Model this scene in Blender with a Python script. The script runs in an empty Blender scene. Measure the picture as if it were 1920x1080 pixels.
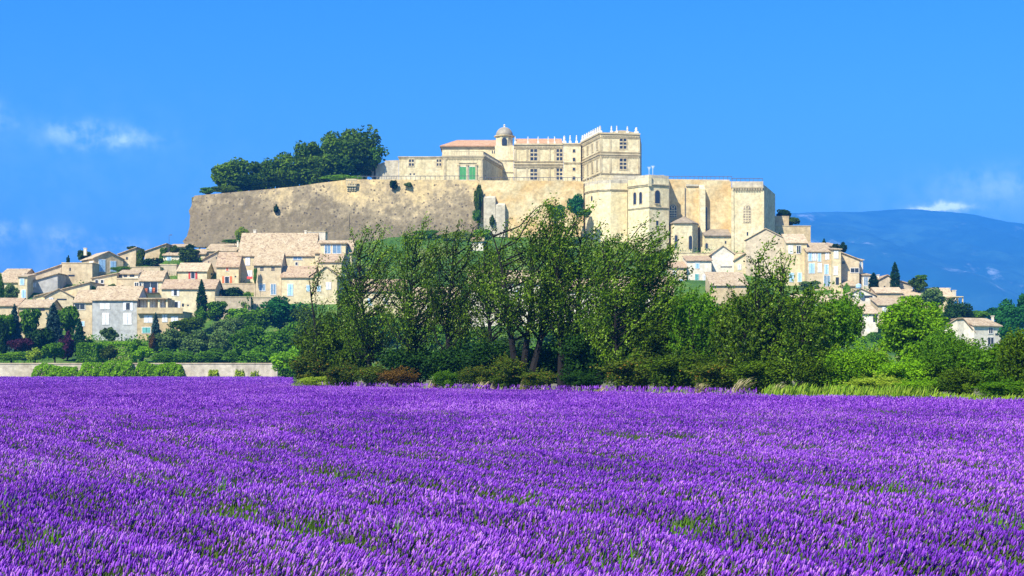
import bpy, math, random
import numpy as np
from mathutils import Vector, noise as mnoise

# ------------------------------------------------------------------ camera, sky, sun, exposure
SC = bpy.context.scene
COL = SC.collection
F = 2637.0            # focal length in photo pixels (1920 wide)
CZ = 2.3              # eye height
HY = 690.0            # horizon row
cam = bpy.data.cameras.new('camera')
cam.sensor_width = 36.0
cam.lens = 36.0 * F / 1920.0
cam.shift_y = (HY - 540.0) / 1920.0
cam.clip_start = 0.5
cam.clip_end = 60000.0
cam_o = bpy.data.objects.new('camera', cam)
COL.objects.link(cam_o)
cam_o.location = (0, 0, CZ)
cam_o.rotation_euler = (math.radians(90), 0, 0)
SC.camera = cam_o

TO_SUN = Vector((-0.50, -0.70, 0.92)).normalized()
SUN_EL = math.asin(TO_SUN.z)
SUN_AZ = math.atan2(TO_SUN.x, TO_SUN.y)
sl = bpy.data.lights.new('sun', 'SUN')
sl.energy = 5.0
sl.angle = math.radians(0.5)
sl.color = (1.0, 0.95, 0.85)
so = bpy.data.objects.new('sun', sl)
COL.objects.link(so)
so.location = (-60, -80, 120)
so.rotation_euler = (-TO_SUN).to_track_quat('-Z', 'Y').to_euler()

SC.view_settings.view_transform = 'Standard'
SC.view_settings.look = 'None'
SC.view_settings.gamma = 1.0
SC.view_settings.exposure = 1.12
SC.cycles.use_denoising = True
SC.cycles.max_bounces = 6
SC.cycles.diffuse_bounces = 3
SC.cycles.glossy_bounces = 2
SC.cycles.transmission_bounces = 3
SC.cycles.transparent_max_bounces = 4
SC.cycles.volume_bounces = 0


class N:
    """tiny node helper"""
    def __init__(s, tree):
        s.t = tree

    def add(s, kind, **kw):
        n = s.t.nodes.new(kind)
        ins = kw.pop('ins', {})
        for k, v in kw.items():
            setattr(n, k, v)
        for k, v in ins.items():
            if isinstance(v, bpy.types.NodeSocket):
                s.t.links.new(v, n.inputs[k])
            else:
                n.inputs[k].default_value = v
        return n

    def math(s, op, a, b=0.0, c=0.0, clamp=False):
        n = s.add('ShaderNodeMath', operation=op, use_clamp=clamp)
        for i, v in enumerate((a, b, c)):
            if isinstance(v, bpy.types.NodeSocket):
                s.t.links.new(v, n.inputs[i])
            else:
                n.inputs[i].default_value = v
        return n.outputs[0]

    def mix(s, fac, a, b, blend='MIX'):
        n = s.add('ShaderNodeMix', data_type='RGBA', blend_type=blend)
        for i, v in ((0, fac), (6, a), (7, b)):
            if isinstance(v, bpy.types.NodeSocket):
                s.t.links.new(v, n.inputs[i])
            else:
                n.inputs[i].default_value = v if i == 0 else (tuple(v) + (1.0,))[:4]
        return n.outputs[2]

    def noise(s, vec, scale, detail=3.0, rough=0.55, out=0):
        n = s.add('ShaderNodeTexNoise', ins={'Scale': scale, 'Detail': detail, 'Roughness': rough})
        if vec is not None:
            s.t.links.new(vec, n.inputs['Vector'])
        return n.outputs[out]

    def ramp(s, fac, stops):
        n = s.add('ShaderNodeValToRGB')
        s.t.links.new(fac, n.inputs[0])
        e = n.color_ramp.elements
        while len(e) > 1:
            e.remove(e[-1])
        e[0].position = stops[0][0]
        e[0].color = (tuple(stops[0][1]) + (1,))[:4]
        for p, c in stops[1:]:
            q = e.new(p)
            q.color = (tuple(c) + (1,))[:4]
        return n.outputs[0]

    def step(s, v, lo, hi):
        n = s.add('ShaderNodeMapRange', interpolation_type='SMOOTHSTEP', clamp=True)
        s.t.links.new(v, n.inputs[0])
        n.inputs[1].default_value = lo
        n.inputs[2].default_value = hi
        return n.outputs[0]


W = bpy.data.worlds.new('World')
SC.world = W
W.use_nodes = True
W.node_tree.nodes.clear()
n = N(W.node_tree)
sky = n.add('ShaderNodeTexSky', sky_type='NISHITA', sun_disc=False)
sky.sun_elevation = SUN_EL
sky.sun_rotation = SUN_AZ
sky.altitude = 200
sky.air_density = 1.0
sky.dust_density = 0.3
sky.ozone_density = 3.0
hs = n.add('ShaderNodeHueSaturation', ins={'Hue': 0.5, 'Saturation': 1.4, 'Value': 1.0, 'Color': sky.outputs[0]})
tint = n.mix(1.0, hs.outputs[0], (0.60, 0.80, 1.02), 'MULTIPLY')
# a few thin clouds, placed by direction
tc = n.add('ShaderNodeTexCoord')
sp = n.add('ShaderNodeSeparateXYZ', ins={0: tc.outputs['Generated']})
yy = n.math('MAXIMUM', sp.outputs[1], 0.05)
u = n.math('DIVIDE', sp.outputs[0], yy)
v = n.math('DIVIDE', sp.outputs[2], yy)
wn = n.noise(tc.outputs['Generated'], 55.0, 6.0, 0.62)
wn2 = n.noise(tc.outputs['Generated'], 30.0, 5.0, 0.6, out=1)
wsp = n.add('ShaderNodeSeparateColor', ins={0: wn2})
u2 = n.math('ADD', u, n.math('MULTIPLY', n.math('SUBTRACT', wsp.outputs[0], 0.5), 0.035))
v2 = n.math('ADD', v, n.math('MULTIPLY', n.math('SUBTRACT', wsp.outputs[1], 0.5), 0.022))
CLOUDS = [(145, 248, 62, 17, .34), (215, 264, 70, 14, .34), (-5, 228, 26, 26, .28), (125, 452, 40, 18, 1.0),
          (235, 460, 36, 14, .9), (12, 436, 34, 20, .7), (1880, 350, 130, 30, .2), (1763, 388, 44, 7, 3.0), (700, 150, 260, 60, .0),
          (60, 505, 260, 60, .22), (160, 380, 300, 160, .04), (1820, 400, 320, 60, .06)]
tot = None
for (cx, cy, rx, ry, st) in CLOUDS:
    a = n.math('DIVIDE', n.math('SUBTRACT', u2, (cx - 960) / F), rx / F)
    b = n.math('DIVIDE', n.math('SUBTRACT', v2, (HY - cy) / F), ry / F)
    d = n.math('ADD', n.math('MULTIPLY', a, a), n.math('MULTIPLY', b, b))
    g = n.math('MULTIPLY', n.math('EXPONENT', n.math('MULTIPLY', d, -1.0)), st)
    tot = g if tot is None else n.math('ADD', tot, g)
tot = n.math('MULTIPLY', tot, n.math('MULTIPLY', n.step(wn, 0.30, 0.72), 1.25), clamp=True)
tot = n.math('MULTIPLY', tot, n.math('GREATER_THAN', sp.outputs[1], 0.05))
skyc = n.mix(tot, tint, (13.0, 15.0, 16.5))
bg = n.add('ShaderNodeBackground', ins={'Color': skyc, 'Strength': 0.10})
wo = n.add('ShaderNodeOutputWorld')
W.node_tree.links.new(bg.outputs[0], wo.inputs[0])


# ------------------------------------------------------------------ helpers
def X(px, Y):
    return (px - 960.0) / F * Y


def Z(py, Y):
    return CZ + (HY - py) / F * Y


def tag(o, label=None, cat=None, group=None, kind=None):
    if label: o['label'] = label
    if cat: o['category'] = cat
    if group: o['group'] = group
    if kind: o['kind'] = kind
    return o


def empty(name, loc, label, cat, group=None):
    o = bpy.data.objects.new(name, None)
    o.empty_display_size = 0.5
    COL.objects.link(o)
    o.location = loc
    return tag(o, label, cat, group, 'thing' if name.endswith('wall') else None)


def link(name, me, parent=None, loc=None):
    o = bpy.data.objects.new(name, me)
    COL.objects.link(o)
    if parent is not None:
        o.parent = parent
    if loc is not None:
        o.location = loc
    return o


class MB:
    """mesh builder in world coordinates; build() makes it relative to its thing's origin"""
    def __init__(s):
        s.v = []
        s.f = []

    def poly(s, pts):
        b = len(s.v)
        s.v += [tuple(p) for p in pts]
        s.f.append(tuple(range(b, b + len(pts))))

    def hexa(s, p):          # p[0:4] bottom ring, p[4:8] top ring
        b = len(s.v)
        s.v += [tuple(q) for q in p]
        for f in ((3, 2, 1, 0), (4, 5, 6, 7), (0, 1, 5, 4), (1, 2, 6, 5), (2, 3, 7, 6), (3, 0, 4, 7)):
            s.f.append(tuple(b + i for i in f))

    def box(s, x0, x1, y0, y1, z0, z1):
        s.hexa([(x0, y0, z0), (x1, y0, z0), (x1, y1, z0), (x0, y1, z0),
                (x0, y0, z1), (x1, y0, z1), (x1, y1, z1), (x0, y1, z1)])

    def prism(s, ring, vec):          # ring of 3-D points swept by vec, capped
        b = len(s.v)
        k = len(ring)
        vec = Vector(vec)
        s.v += [tuple(p) for p in ring] + [tuple(Vector(p) + vec) for p in ring]
        s.f.append(tuple(b + i for i in reversed(range(k))))
        s.f.append(tuple(b + k + i for i in range(k)))
        for i in range(k):
            j = (i + 1) % k
            s.f.append((b + i, b + j, b + k + j, b + k + i))

    def extr(s, foot, z0, z1):        # footprint [(x,y)], z1 may be a list of heights
        zt = z1 if isinstance(z1, (list, tuple)) else [z1] * len(foot)
        b = len(s.v)
        k = len(foot)
        s.v += [(x, y, z0) for x, y in foot] + [(x, y, z) for (x, y), z in zip(foot, zt)]
        s.f.append(tuple(b + i for i in reversed(range(k))))
        s.f.append(tuple(b + k + i for i in range(k)))
        for i in range(k):
            j = (i + 1) % k
            s.f.append((b + i, b + j, b + k + j, b + k + i))

    def lathe(s, cx, cy, prof, nseg=16, a0=0.0):
        b = len(s.v)
        for r, z in prof:
            for i in range(nseg):
                a = a0 + 2 * math.pi * i / nseg
                s.v.append((cx + r * math.cos(a), cy + r * math.sin(a), z))
        for j in range(len(prof) - 1):
            for i in range(nseg):
                k = (i + 1) % nseg
                s.f.append((b + j * nseg + i, b + j * nseg + k, b + (j + 1) * nseg + k, b + (j + 1) * nseg + i))
        s.f.append(tuple(b + i for i in reversed(range(nseg))))
        s.f.append(tuple(b + (len(prof) - 1) * nseg + i for i in range(nseg)))

    def tube(s, pts, radii, sides=6):
        b = len(s.v)
        k = len(pts)
        pts = [Vector(p) for p in pts]
        for i, p in enumerate(pts):
            d = (pts[min(i + 1, k - 1)] - pts[max(i - 1, 0)])
            d = d.normalized() if d.length > 1e-9 else Vector((0, 0, 1))
            a = d.cross(Vector((0.31, 0.95, 0.05))).normalized()
            c = d.cross(a)
            for q in range(sides):
                t = 2 * math.pi * q / sides
                s.v.append(tuple(p + (a * math.cos(t) + c * math.sin(t)) * radii[i]))
        for i in range(k - 1):
            for q in range(sides):
                w = (q + 1) % sides
                s.f.append((b + i * sides + q, b + i * sides + w, b + (i + 1) * sides + w, b + (i + 1) * sides + q))
        s.f.append(tuple(b + q for q in reversed(range(sides))))
        s.f.append(tuple(b + (k - 1) * sides + q for q in range(sides)))

    def build(s, name, mat, parent=None, loc=None, smooth=False):
        """parent given: coordinates relative to the parents' world origin"""
        org = Vector((0, 0, 0))
        if parent is not None:
            q = parent
            while q is not None:
                org += Vector(q.location)
                q = q.parent
        elif loc is not None:
            org = Vector(loc)
        me = bpy.data.meshes.new(name)
        me.from_pydata([(x - org.x, y - org.y, z - org.z) for x, y, z in s.v], [], s.f)
        me.materials.append(mat)
        if smooth:
            me.shade_smooth()
        me.update()
        return link(name, me, parent, loc if parent is None else None)


def np_mesh(name, blocks, mats):
    """blocks: list of (verts Nx3, faces MxK, material index, per-vertex value or None)"""
    nv = sum(len(b[0]) for b in blocks)
    me = bpy.data.meshes.new(name)
    co = np.concatenate([b[0] for b in blocks]).astype(np.float32)
    loops, tot, mi, val = [], [], [], []
    off = 0
    for vs, fs, m, va in blocks:
        loops.append((fs + off).astype(np.int32).ravel())
        tot.append(np.full(len(fs), fs.shape[1], np.int32))
        mi.append(np.full(len(fs), m, np.int32))
        val.append(np.full(len(vs), 0.5, np.float32) if va is None else va.astype(np.float32))
        off += len(vs)
    loops = np.concatenate(loops); tot = np.concatenate(tot); mi = np.concatenate(mi); val = np.concatenate(val)
    me.vertices.add(nv)
    me.vertices.foreach_set('co', co.ravel())
    me.loops.add(len(loops))
    me.loops.foreach_set('vertex_index', loops)
    me.polygons.add(len(tot))
    st = np.concatenate([[0], np.cumsum(tot)[:-1]]).astype(np.int32)
    me.polygons.foreach_set('loop_start', st)
    me.polygons.foreach_set('material_index', mi)
    at = me.attributes.new('v', 'FLOAT', 'POINT')
    at.data.foreach_set('value', val)
    for m in mats:
        me.materials.append(m)
    me.update(calc_edges=True)
    return me


# ------------------------------------------------------------------ materials
def base_mat(name):
    m = bpy.data.materials.new(name)
    m.use_nodes = True
    m.node_tree.nodes.clear()
    q = N(m.node_tree)
    out = q.add('ShaderNodeOutputMaterial')
    return m, q, out


def finish(m, q, out, col, rough=0.9, bump=None, dist=0.05, strength=0.6, spec=0.2):
    p = q.add('ShaderNodeBsdfPrincipled', ins={'Roughness': rough, 'Specular IOR Level': spec})
    if isinstance(col, bpy.types.NodeSocket):
        q.t.links.new(col, p.inputs['Base Color'])
    else:
        p.inputs['Base Color'].default_value = (*col, 1)
    if bump is not None:
        b = q.add('ShaderNodeBump', ins={'Strength': strength, 'Distance': dist, 'Height': bump})
        q.t.links.new(b.outputs[0], p.inputs['Normal'])
    q.t.links.new(p.outputs[0], out.inputs[0])
    return m


def wall_mat(name, c, c2, stain=(0.30, 0.25, 0.18), amt=0.35, stone=False, dist=0.06):
    """plaster or rubble wall: broad tonal patches, weather stains, fine grain"""
    m, q, out = base_mat(name)
    g = q.add('ShaderNodeNewGeometry').outputs['Position']
    big = q.noise(g, 0.16, 4, 0.6)
    mid = q.noise(g, 0.9, 4, 0.65)
    mp = q.add('ShaderNodeMapping', ins={'Vector': g, 'Scale': (1.1, 1.1, 0.18)})
    streak = q.noise(mp.outputs[0], 0.8, 5, 0.7)
    col = q.mix(q.step(big, 0.35, 0.65), c, c2)
    col = q.mix(q.math('MULTIPLY', q.step(streak, 0.50, 0.78), amt), col, stain)
    col = q.mix(0.55, col, q.ramp(mid, [(0.30, (0.42, 0.41, 0.40)), (0.68, (1.18, 1.18, 1.18))]), 'MULTIPLY')
    if stone:
        vo = q.add('ShaderNodeTexVoronoi', ins={'Scale': 1.5})
        mp2 = q.add('ShaderNodeMapping', ins={'Vector': g, 'Scale': (1.0, 1.0, 1.9)})
        q.t.links.new(mp2.outputs[0], vo.inputs['Vector'])
        col = q.mix(0.30, col, q.ramp(vo.outputs['Color'], [(0.0, (0.62, 0.6, 0.58)), (1.0, (1.2, 1.2, 1.2))]), 'MULTIPLY')
    return finish(m, q, out, col, 0.92, mid, dist, 0.7)


def tile_mat(name, c, c2, c3):
    """weathered clay roman tiles: streaks down the slope plus per-tile tone"""
    m, q, out = base_mat(name)
    g = q.add('ShaderNodeNewGeometry').outputs['Position']
    vo = q.add('ShaderNodeTexVoronoi', ins={'Scale': 2.3, 'Vector': g})
    big = q.noise(g, 0.5, 4, 0.6)
    fine = q.noise(g, 3.5, 3, 0.7)
    col = q.mix(q.step(big, 0.35, 0.68), c, c2)
    sep = q.add('ShaderNodeSeparateColor', ins={0: vo.outputs['Color']})
    col = q.mix(q.math('MULTIPLY', q.step(sep.outputs[0], 0.55, 1.0), 0.65), col, c3)
    col = q.mix(0.6, col, q.ramp(fine, [(0.32, (0.42, 0.40, 0.38)), (0.62, (1.2, 1.2, 1.2))]), 'MULTIPLY')
    return finish(m, q, out, col, 0.88, fine, 0.08, 0.8)


def plain_mat(name, c, rough=0.7, var=0.25, spec=0.3):
    m, q, out = base_mat(name)
    g = q.add('ShaderNodeNewGeometry').outputs['Position']
    f = q.noise(g, 2.0, 3, 0.6)
    col = q.mix(1.0, c, q.ramp(f, [(0.25, (1 - var,) * 3), (0.75, (1 + var,) * 3)]), 'MULTIPLY')
    return finish(m, q, out, col, rough, f, 0.02, 0.3, spec)


def leaf_mat(name, dark, light, trans=0.30, rough=0.55, dry=None, spec=0.06):
    m, q, out = base_mat(name)
    a = q.add('ShaderNodeAttribute', attribute_name='v')
    oi = q.add('ShaderNodeObjectInfo')
    col = q.mix(a.outputs['Fac'], dark, light)
    if dry is not None:
        col = q.mix(q.step(a.outputs['Fac'], 0.80, 0.92), col, dry)
    k = q.math('ADD', q.math('MULTIPLY', oi.outputs['Random'], 0.35), 0.82)
    vm = q.add('ShaderNodeVectorMath', operation='SCALE', ins={0: col, 3: k})
    p = q.add('ShaderNodeBsdfPrincipled', ins={'Roughness': rough, 'Specular IOR Level': spec, 'Base Color': vm.outputs[0]})
    t = q.add('ShaderNodeBsdfTranslucent', ins={'Color': vm.outputs[0]})
    mx = q.add('ShaderNodeMixShader', ins={0: trans, 1: p.outputs[0], 2: t.outputs[0]})
    q.t.links.new(mx.outputs[0], out.inputs[0])
    return m


M = {}
M['cream'] = wall_mat('cream_plaster', (0.64, 0.52, 0.28), (0.70, 0.59, 0.36))
M['tan'] = wall_mat('tan_plaster', (0.56, 0.43, 0.25), (0.64, 0.52, 0.32))
M['ochre'] = wall_mat('ochre_stone', (0.54, 0.40, 0.21), (0.62, 0.50, 0.29), stone=True)
M['stone'] = wall_mat('village_stone', (0.46, 0.37, 0.24), (0.58, 0.48, 0.32), stone=True, amt=0.5)
M['oldwall'] = wall_mat('old_garden_wall_stone', (0.48, 0.41, 0.29), (0.58, 0.51, 0.38), stain=(0.2, 0.18, 0.14), amt=0.6, stone=True)
M['slab'] = wall_mat('brown_stone_slab_roof', (0.25, 0.205, 0.14), (0.33, 0.27, 0.19), stain=(0.12, 0.10, 0.08), amt=0.6)
M['grey'] = wall_mat('grey_render', (0.42, 0.40, 0.36), (0.47, 0.45, 0.40), amt=0.4)
M['bluegrey'] = wall_mat('blue_grey_render', (0.41, 0.41, 0.38), (0.48, 0.475, 0.43), stain=(0.3, 0.29, 0.26), amt=0.35)
M['white'] = wall_mat('white_plaster', (0.70, 0.61, 0.44), (0.77, 0.70, 0.55), stain=(0.5, 0.46, 0.4), amt=0.2)
M['castle'] = wall_mat('castle_stone', (0.67, 0.55, 0.30), (0.75, 0.65, 0.40), stain=(0.27, 0.215, 0.14), amt=0.60, stone=True)
M['castle_dark'] = wall_mat('weathered_castle_stone', (0.50, 0.44, 0.31), (0.58, 0.51, 0.36), stain=(0.2, 0.18, 0.15), amt=0.7, stone=True)
M['trim'] = wall_mat('carved_stone_trim', (0.52, 0.42, 0.24), (0.60, 0.50, 0.30), stain=(0.16, 0.13, 0.10), amt=0.7)
M['church'] = wall_mat('church_stone', (0.69, 0.57, 0.31), (0.76, 0.66, 0.40), stain=(0.36, 0.28, 0.17), amt=0.5, stone=True)
M['church_ochre'] = wall_mat('church_ochre_stone', (0.70, 0.57, 0.31), (0.60, 0.41, 0.17), stain=(0.36, 0.26, 0.15), amt=0.5, stone=True)
M['dome'] = wall_mat('dome_stone', (0.29, 0.26, 0.19), (0.35, 0.31, 0.23), amt=0.5)
M['tile'] = tile_mat('pale_clay_tile', (0.42, 0.318, 0.185), (0.50, 0.40, 0.25), (0.22, 0.14, 0.085))
M['tilered'] = tile_mat('pink_clay_tile', (0.40, 0.283, 0.165), (0.47, 0.355, 0.22), (0.21, 0.12, 0.08))
M['tilepale'] = tile_mat('sun_bleached_tile', (0.50, 0.38, 0.23), (0.56, 0.45, 0.28), (0.30, 0.21, 0.13))
M['tileorange'] = tile_mat('orange_clay_tile', (0.47, 0.27, 0.14), (0.52, 0.33, 0.19), (0.38, 0.17, 0.08))
M['frame'] = plain_mat('pale_frame_paint', (0.66, 0.62, 0.55))
M['pane'] = plain_mat('dark_glass_and_shade', (0.025, 0.03, 0.04), 0.15, 0.3, 0.5)
M['glassblue'] = plain_mat('painted_sky_glass', (0.16, 0.25, 0.34), 0.15, 0.3, 0.5)  # sky reflection is put into the base colour as flat blue
M['shut_white'] = plain_mat('white_shutter_paint', (0.72, 0.73, 0.74))
M['shut_blue'] = plain_mat('pale_blue_shutter_paint', (0.35, 0.55, 0.72))
M['shut_red'] = plain_mat('red_shutter_paint', (0.55, 0.06, 0.045))
M['shut_orange'] = plain_mat('orange_shutter_paint', (0.62, 0.16, 0.05))
M['shut_teal'] = plain_mat('teal_shutter_paint', (0.12, 0.36, 0.32))
M['green_door'] = plain_mat('green_door_paint', (0.06, 0.28, 0.09))
M['metal'] = plain_mat('grey_metal', (0.10, 0.10, 0.11), 0.5)
M['whitemetal'] = plain_mat('white_metal', (0.75, 0.75, 0.75), 0.5)
M['bark'] = plain_mat('shade_darkened_bark', (0.012, 0.010, 0.008), 0.95, 0.4)  # brown bark taken near black; trunk shade is put into the colour
M['iron'] = plain_mat('rust_iron', (0.06, 0.045, 0.04), 0.8)


def rampart_mat():
    """old terrace wall: grey weathered lower masonry, ochre patches, scattered putlog holes"""
    m, q, out = base_mat('rampart_stone')
    g = q.add('ShaderNodeNewGeometry').outputs['Position']
    big = q.noise(g, 0.045, 5, 0.66)
    mid = q.noise(g, 0.45, 5, 0.68)
    fine = q.noise(g, 2.2, 3, 0.7)
    sp = q.add('ShaderNodeSeparateXYZ', ins={0: g})
    h = q.math('SUBTRACT', q.math('MULTIPLY', q.math('SUBTRACT', sp.outputs[2], 52.0), 0.017), q.math('MULTIPLY', sp.outputs[0], -0.0022))
    s = q.math('ADD', q.math('ADD', big, h), q.math('MULTIPLY', q.math('SUBTRACT', mid, 0.5), 0.5))
    col = q.ramp(s, [(0.30, (0.23, 0.18, 0.105)), (0.43, (0.33, 0.26, 0.15)), (0.51, (0.50, 0.38, 0.20)), (0.66, (0.62, 0.46, 0.21))])
    col = q.mix(0.75, col, q.ramp(mid, [(0.3, (0.66, 0.65, 0.64)), (0.7, (1.2, 1.2, 1.2))]), 'MULTIPLY')
    mpr = q.add('ShaderNodeMapping', ins={'Vector': g, 'Scale': (0.8, 0.8, 0.10)})
    col = q.mix(q.math('MULTIPLY', q.step(q.noise(mpr.outputs[0], 0.7, 5, 0.7), 0.5, 0.75), 0.5), col, (0.17, 0.14, 0.105))
    vo = q.add('ShaderNodeTexVoronoi', ins={'Scale': 0.75, 'Vector': g})
    hole = q.math('MULTIPLY', q.math('LESS_THAN', vo.outputs['Distance'], 0.26), q.math('GREATER_THAN', mid, 0.50))
    col = q.mix(q.math('MULTIPLY', hole, 0.75), col, (0.07, 0.055, 0.045))
    vs = q.add('ShaderNodeTexVoronoi', ins={'Scale': 1.6, 'Vector': g})
    col = q.mix(0.4, col, q.ramp(vs.outputs['Color'], [(0.0, (0.6, 0.6, 0.6)), (1.0, (1.25, 1.25, 1.25))]), 'MULTIPLY')
    return finish(m, q, out, col, 0.95, fine, 0.15, 0.9)


M['rampart'] = rampart_mat()

# ------------------------------------------------------------------ the setting
def value_noise(x, y, seed=0):
    """smooth 2-D value noise in 0..1, vectorised"""
    xi = np.floor(x).astype(np.int64); yi = np.floor(y).astype(np.int64)
    fx = x - xi; fy = y - yi
    fx = fx * fx * (3 - 2 * fx); fy = fy * fy * (3 - 2 * fy)

    def h(a, b):
        k = (a * 374761393 + b * 668265263 + seed * 974711) & 0x7fffffff
        k = ((k ^ (k >> 13)) * 1274126177) & 0x7fffffff
        return ((k ^ (k >> 16)) & 0xffff) / 65535.0
    return (h(xi, yi) * (1 - fx) + h(xi + 1, yi) * fx) * (1 - fy) + (h(xi, yi + 1) * (1 - fx) + h(xi + 1, yi + 1) * fx) * fy


def fbm(x, y, seed=0, octv=4):
    t = np.zeros_like(x, dtype=float); a = 0.5; s = 0.0
    for i in range(octv):
        t += a * value_noise(x * 2 ** i, y * 2 ** i, seed + i * 17); s += a; a *= 0.5
    return t / s


def grid_mesh(xs, ys, zf):
    gx, gy = np.meshgrid(xs, ys)
    gz = zf(gx, gy)
    co = np.stack([gx.ravel(), gy.ravel(), gz.ravel()], 1)
    nx, ny = len(xs), len(ys)
    i = np.arange(nx * ny).reshape(ny, nx)
    fs = np.stack([i[:-1, :-1].ravel(), i[:-1, 1:].ravel(), i[1:, 1:].ravel(), i[1:, :-1].ravel()], 1)
    return co, fs


# ground sheet
def ground_mat():
    m, q, out = base_mat('dry_earth_and_grass')
    g = q.add('ShaderNodeNewGeometry').outputs['Position']
    a = q.noise(g, 0.05, 5, 0.6); b = q.noise(g, 1.3, 4, 0.65)
    col = q.mix(q.step(a, 0.4, 0.62), (0.10, 0.12, 0.04), (0.20, 0.17, 0.09))
    col = q.mix(0.6, col, q.ramp(b, [(0.3, (0.55, 0.55, 0.55)), (0.7, (1.25, 1.25, 1.25))]), 'MULTIPLY')
    return finish(m, q, out, col, 0.95, b, 0.05, 0.7)


M['ground'] = ground_mat()
co, fs = grid_mesh(np.linspace(-11000, 11000, 45), np.linspace(-400, 12000, 30), lambda x, y: x * 0)
tag(link('ground', np_mesh('ground', [(co, fs, 0, None)], [M['ground']])), kind='structure')

RIDGE = [(-600, 640), (-200, 600), (0, 548), (60, 534), (130, 514), (220, 502), (300, 488), (360, 470), (430, 462), (480, 462), (655, 456), (760, 440),
         (800, 430), (850, 418), (905, 414), (1000, 430), (1100, 432), (1250, 470), (1400, 474), (1500, 486), (1560, 520),
         (1620, 546), (1700, 560), (1800, 592), (1900, 628), (2100, 662), (2500, 690)]
RX = np.array([r[0] for r in RIDGE], float); RY = np.array([r[1] for r in RIDGE], float)


def depth_of(py):
    """depth of the hillside where its surface shows at photo row py"""
    return 360.0 + (640.0 - py) * 0.42


def front_z(Y):
    Y = np.asarray(Y, float)
    yb = 640.0 - (Y - 360.0) / 0.42
    zz = CZ + (HY - yb) / F * Y
    t = np.clip((Y - 255.0) / 105.0, 0, 1)
    z360 = CZ + 50.0 / F * 360.0
    return np.where(Y < 360, z360 * t * t * (3 - 2 * t) * 1.0 - 0.35 * (1 - t), zz)


def hill_z(x, Y):
    x = np.asarray(x, float); Y = np.asarray(Y, float)
    px = 960.0 + F * x / np.maximum(Y, 50)
    ry = np.interp(px, RX, RY)
    Yr = np.maximum(depth_of(ry), 300.0)
    z = front_z(np.minimum(Y, Yr)) - np.maximum(Y - Yr - 40, 0) * 0.16
    return z


def hill_mat():
    m, q, out = base_mat('scrub_hillside')
    g = q.add('ShaderNodeNewGeometry').outputs['Position']
    a = q.noise(g, 0.09, 5, 0.65); b = q.noise(g, 0.8, 4, 0.7)
    col = q.ramp(a, [(0.36, (0.03, 0.085, 0.010)), (0.52, (0.07, 0.15, 0.015)), (0.68, (0.20, 0.19, 0.05))])
    col = q.mix(0.7, col, q.ramp(b, [(0.3, (0.5, 0.5, 0.5)), (0.7, (1.3, 1.3, 1.3))]), 'MULTIPLY')
    return finish(m, q, out, col, 0.95, b, 0.4, 0.9)


co, fs = grid_mesh(np.linspace(-300, 300, 151), np.linspace(255, 900, 160),
                   lambda x, y: hill_z(x, y) + (fbm(x / 9, y / 9, 5) - 0.5) * np.clip((y - 262) / 60, 0, 1) * 1.6)
tag(link('hill', np_mesh('hill', [(co, fs, 0, None)], [hill_mat()])), kind='structure')


# far mountain
MT = [(-900, 700), (500, 688), (800, 600), (1100, 470), (1300, 415), (1480, 398), (1560, 394), (1620, 394), (1700, 391), (1770, 393), (1830, 401),
      (1920, 417), (2050, 438), (2300, 505), (2700, 590), (3300, 692)]
MX = np.array([a for a, b in MT], float); MYV = np.array([b for a, b in MT], float)
MD = 9000.0


def mount_z(x, y):
    px = 960 + F * x / MD
    top = CZ + (HY - np.interp(px, MX, MYV)) / F * MD
    t = np.clip((y - 5600) / (MD - 5600), 0, 1)
    back = np.clip((y - MD) / 2400, 0, 1)
    rel = t ** 0.85 * (1 - back ** 1.5)
    spur = fbm(x / 900 + y / 2600, y / 2600, 3, 5) - 0.5
    fine = fbm(x / 210, y / 300, 9, 4) - 0.5
    z = top * rel + spur * 800 * np.sin(np.pi * np.clip(t, 0, 1)) * (rel > 0) + fine * 90 * rel ** 0.5 * (1 - 0.75 * t ** 6)
    return np.maximum(z, 0) - 4


def mount_mat():
    m, q, out = base_mat('wooded_mountain')
    g = q.add('ShaderNodeNewGeometry').outputs['Position']
    a = q.noise(g, 0.0016, 6, 0.65); b = q.noise(g, 0.006, 5, 0.7)
    mp = q.add('ShaderNodeMapping', ins={'Vector': g, 'Scale': (1.0, 0.5, 0.7)})
    r = q.noise(mp.outputs[0], 0.0042, 6, 0.68)
    col = q.mix(q.step(a, 0.4, 0.6), (0.014, 0.060, 0.055), (0.045, 0.120, 0.090))
    col = q.mix(q.step(b, 0.35, 0.7), col, (0.012, 0.044, 0.040))
    col = q.mix(q.step(r, 0.59, 0.76), col, (0.42, 0.47, 0.50))
    return finish(m, q, out, col, 1.0)


co, fs = grid_mesh(np.linspace(-6500, 8500, 300), np.linspace(5500, 11500, 130), mount_z)
mme = np_mesh('mountain', [(co, fs, 0, None)], [mount_mat()])
mme.shade_smooth()
tag(link('mountain', mme), kind='structure')


# ------------------------------------------------------------------ lavender
ROW_A = math.radians(-60)
RU = np.array([math.cos(ROW_A), math.sin(ROW_A)])       # along a row
RQ = np.array([-RU[1], RU[0]])                          # across rows
ROW_W = 1.6


def row_m(x, y):
    q = (x * RQ[0] + y * RQ[1]) / ROW_W + (fbm(x / 4, y / 4, 2, 3) - 0.5) * 1.1
    return np.cos(np.pi * q) ** 2


EDGE = ((-20.9, 131.0), (26.6, 73.0))


def edge_y(x):
    t = (x - EDGE[0][0]) / (EDGE[1][0] - EDGE[0][0])
    return EDGE[0][1] + t * (EDGE[1][1] - EDGE[0][1])


def mound(x, y):
    m = row_m(x, y)
    return 0.38 + 0.16 * m + 0.22 * (fbm(x / 2.6, y / 2.6, 21, 3) - 0.5)


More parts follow.
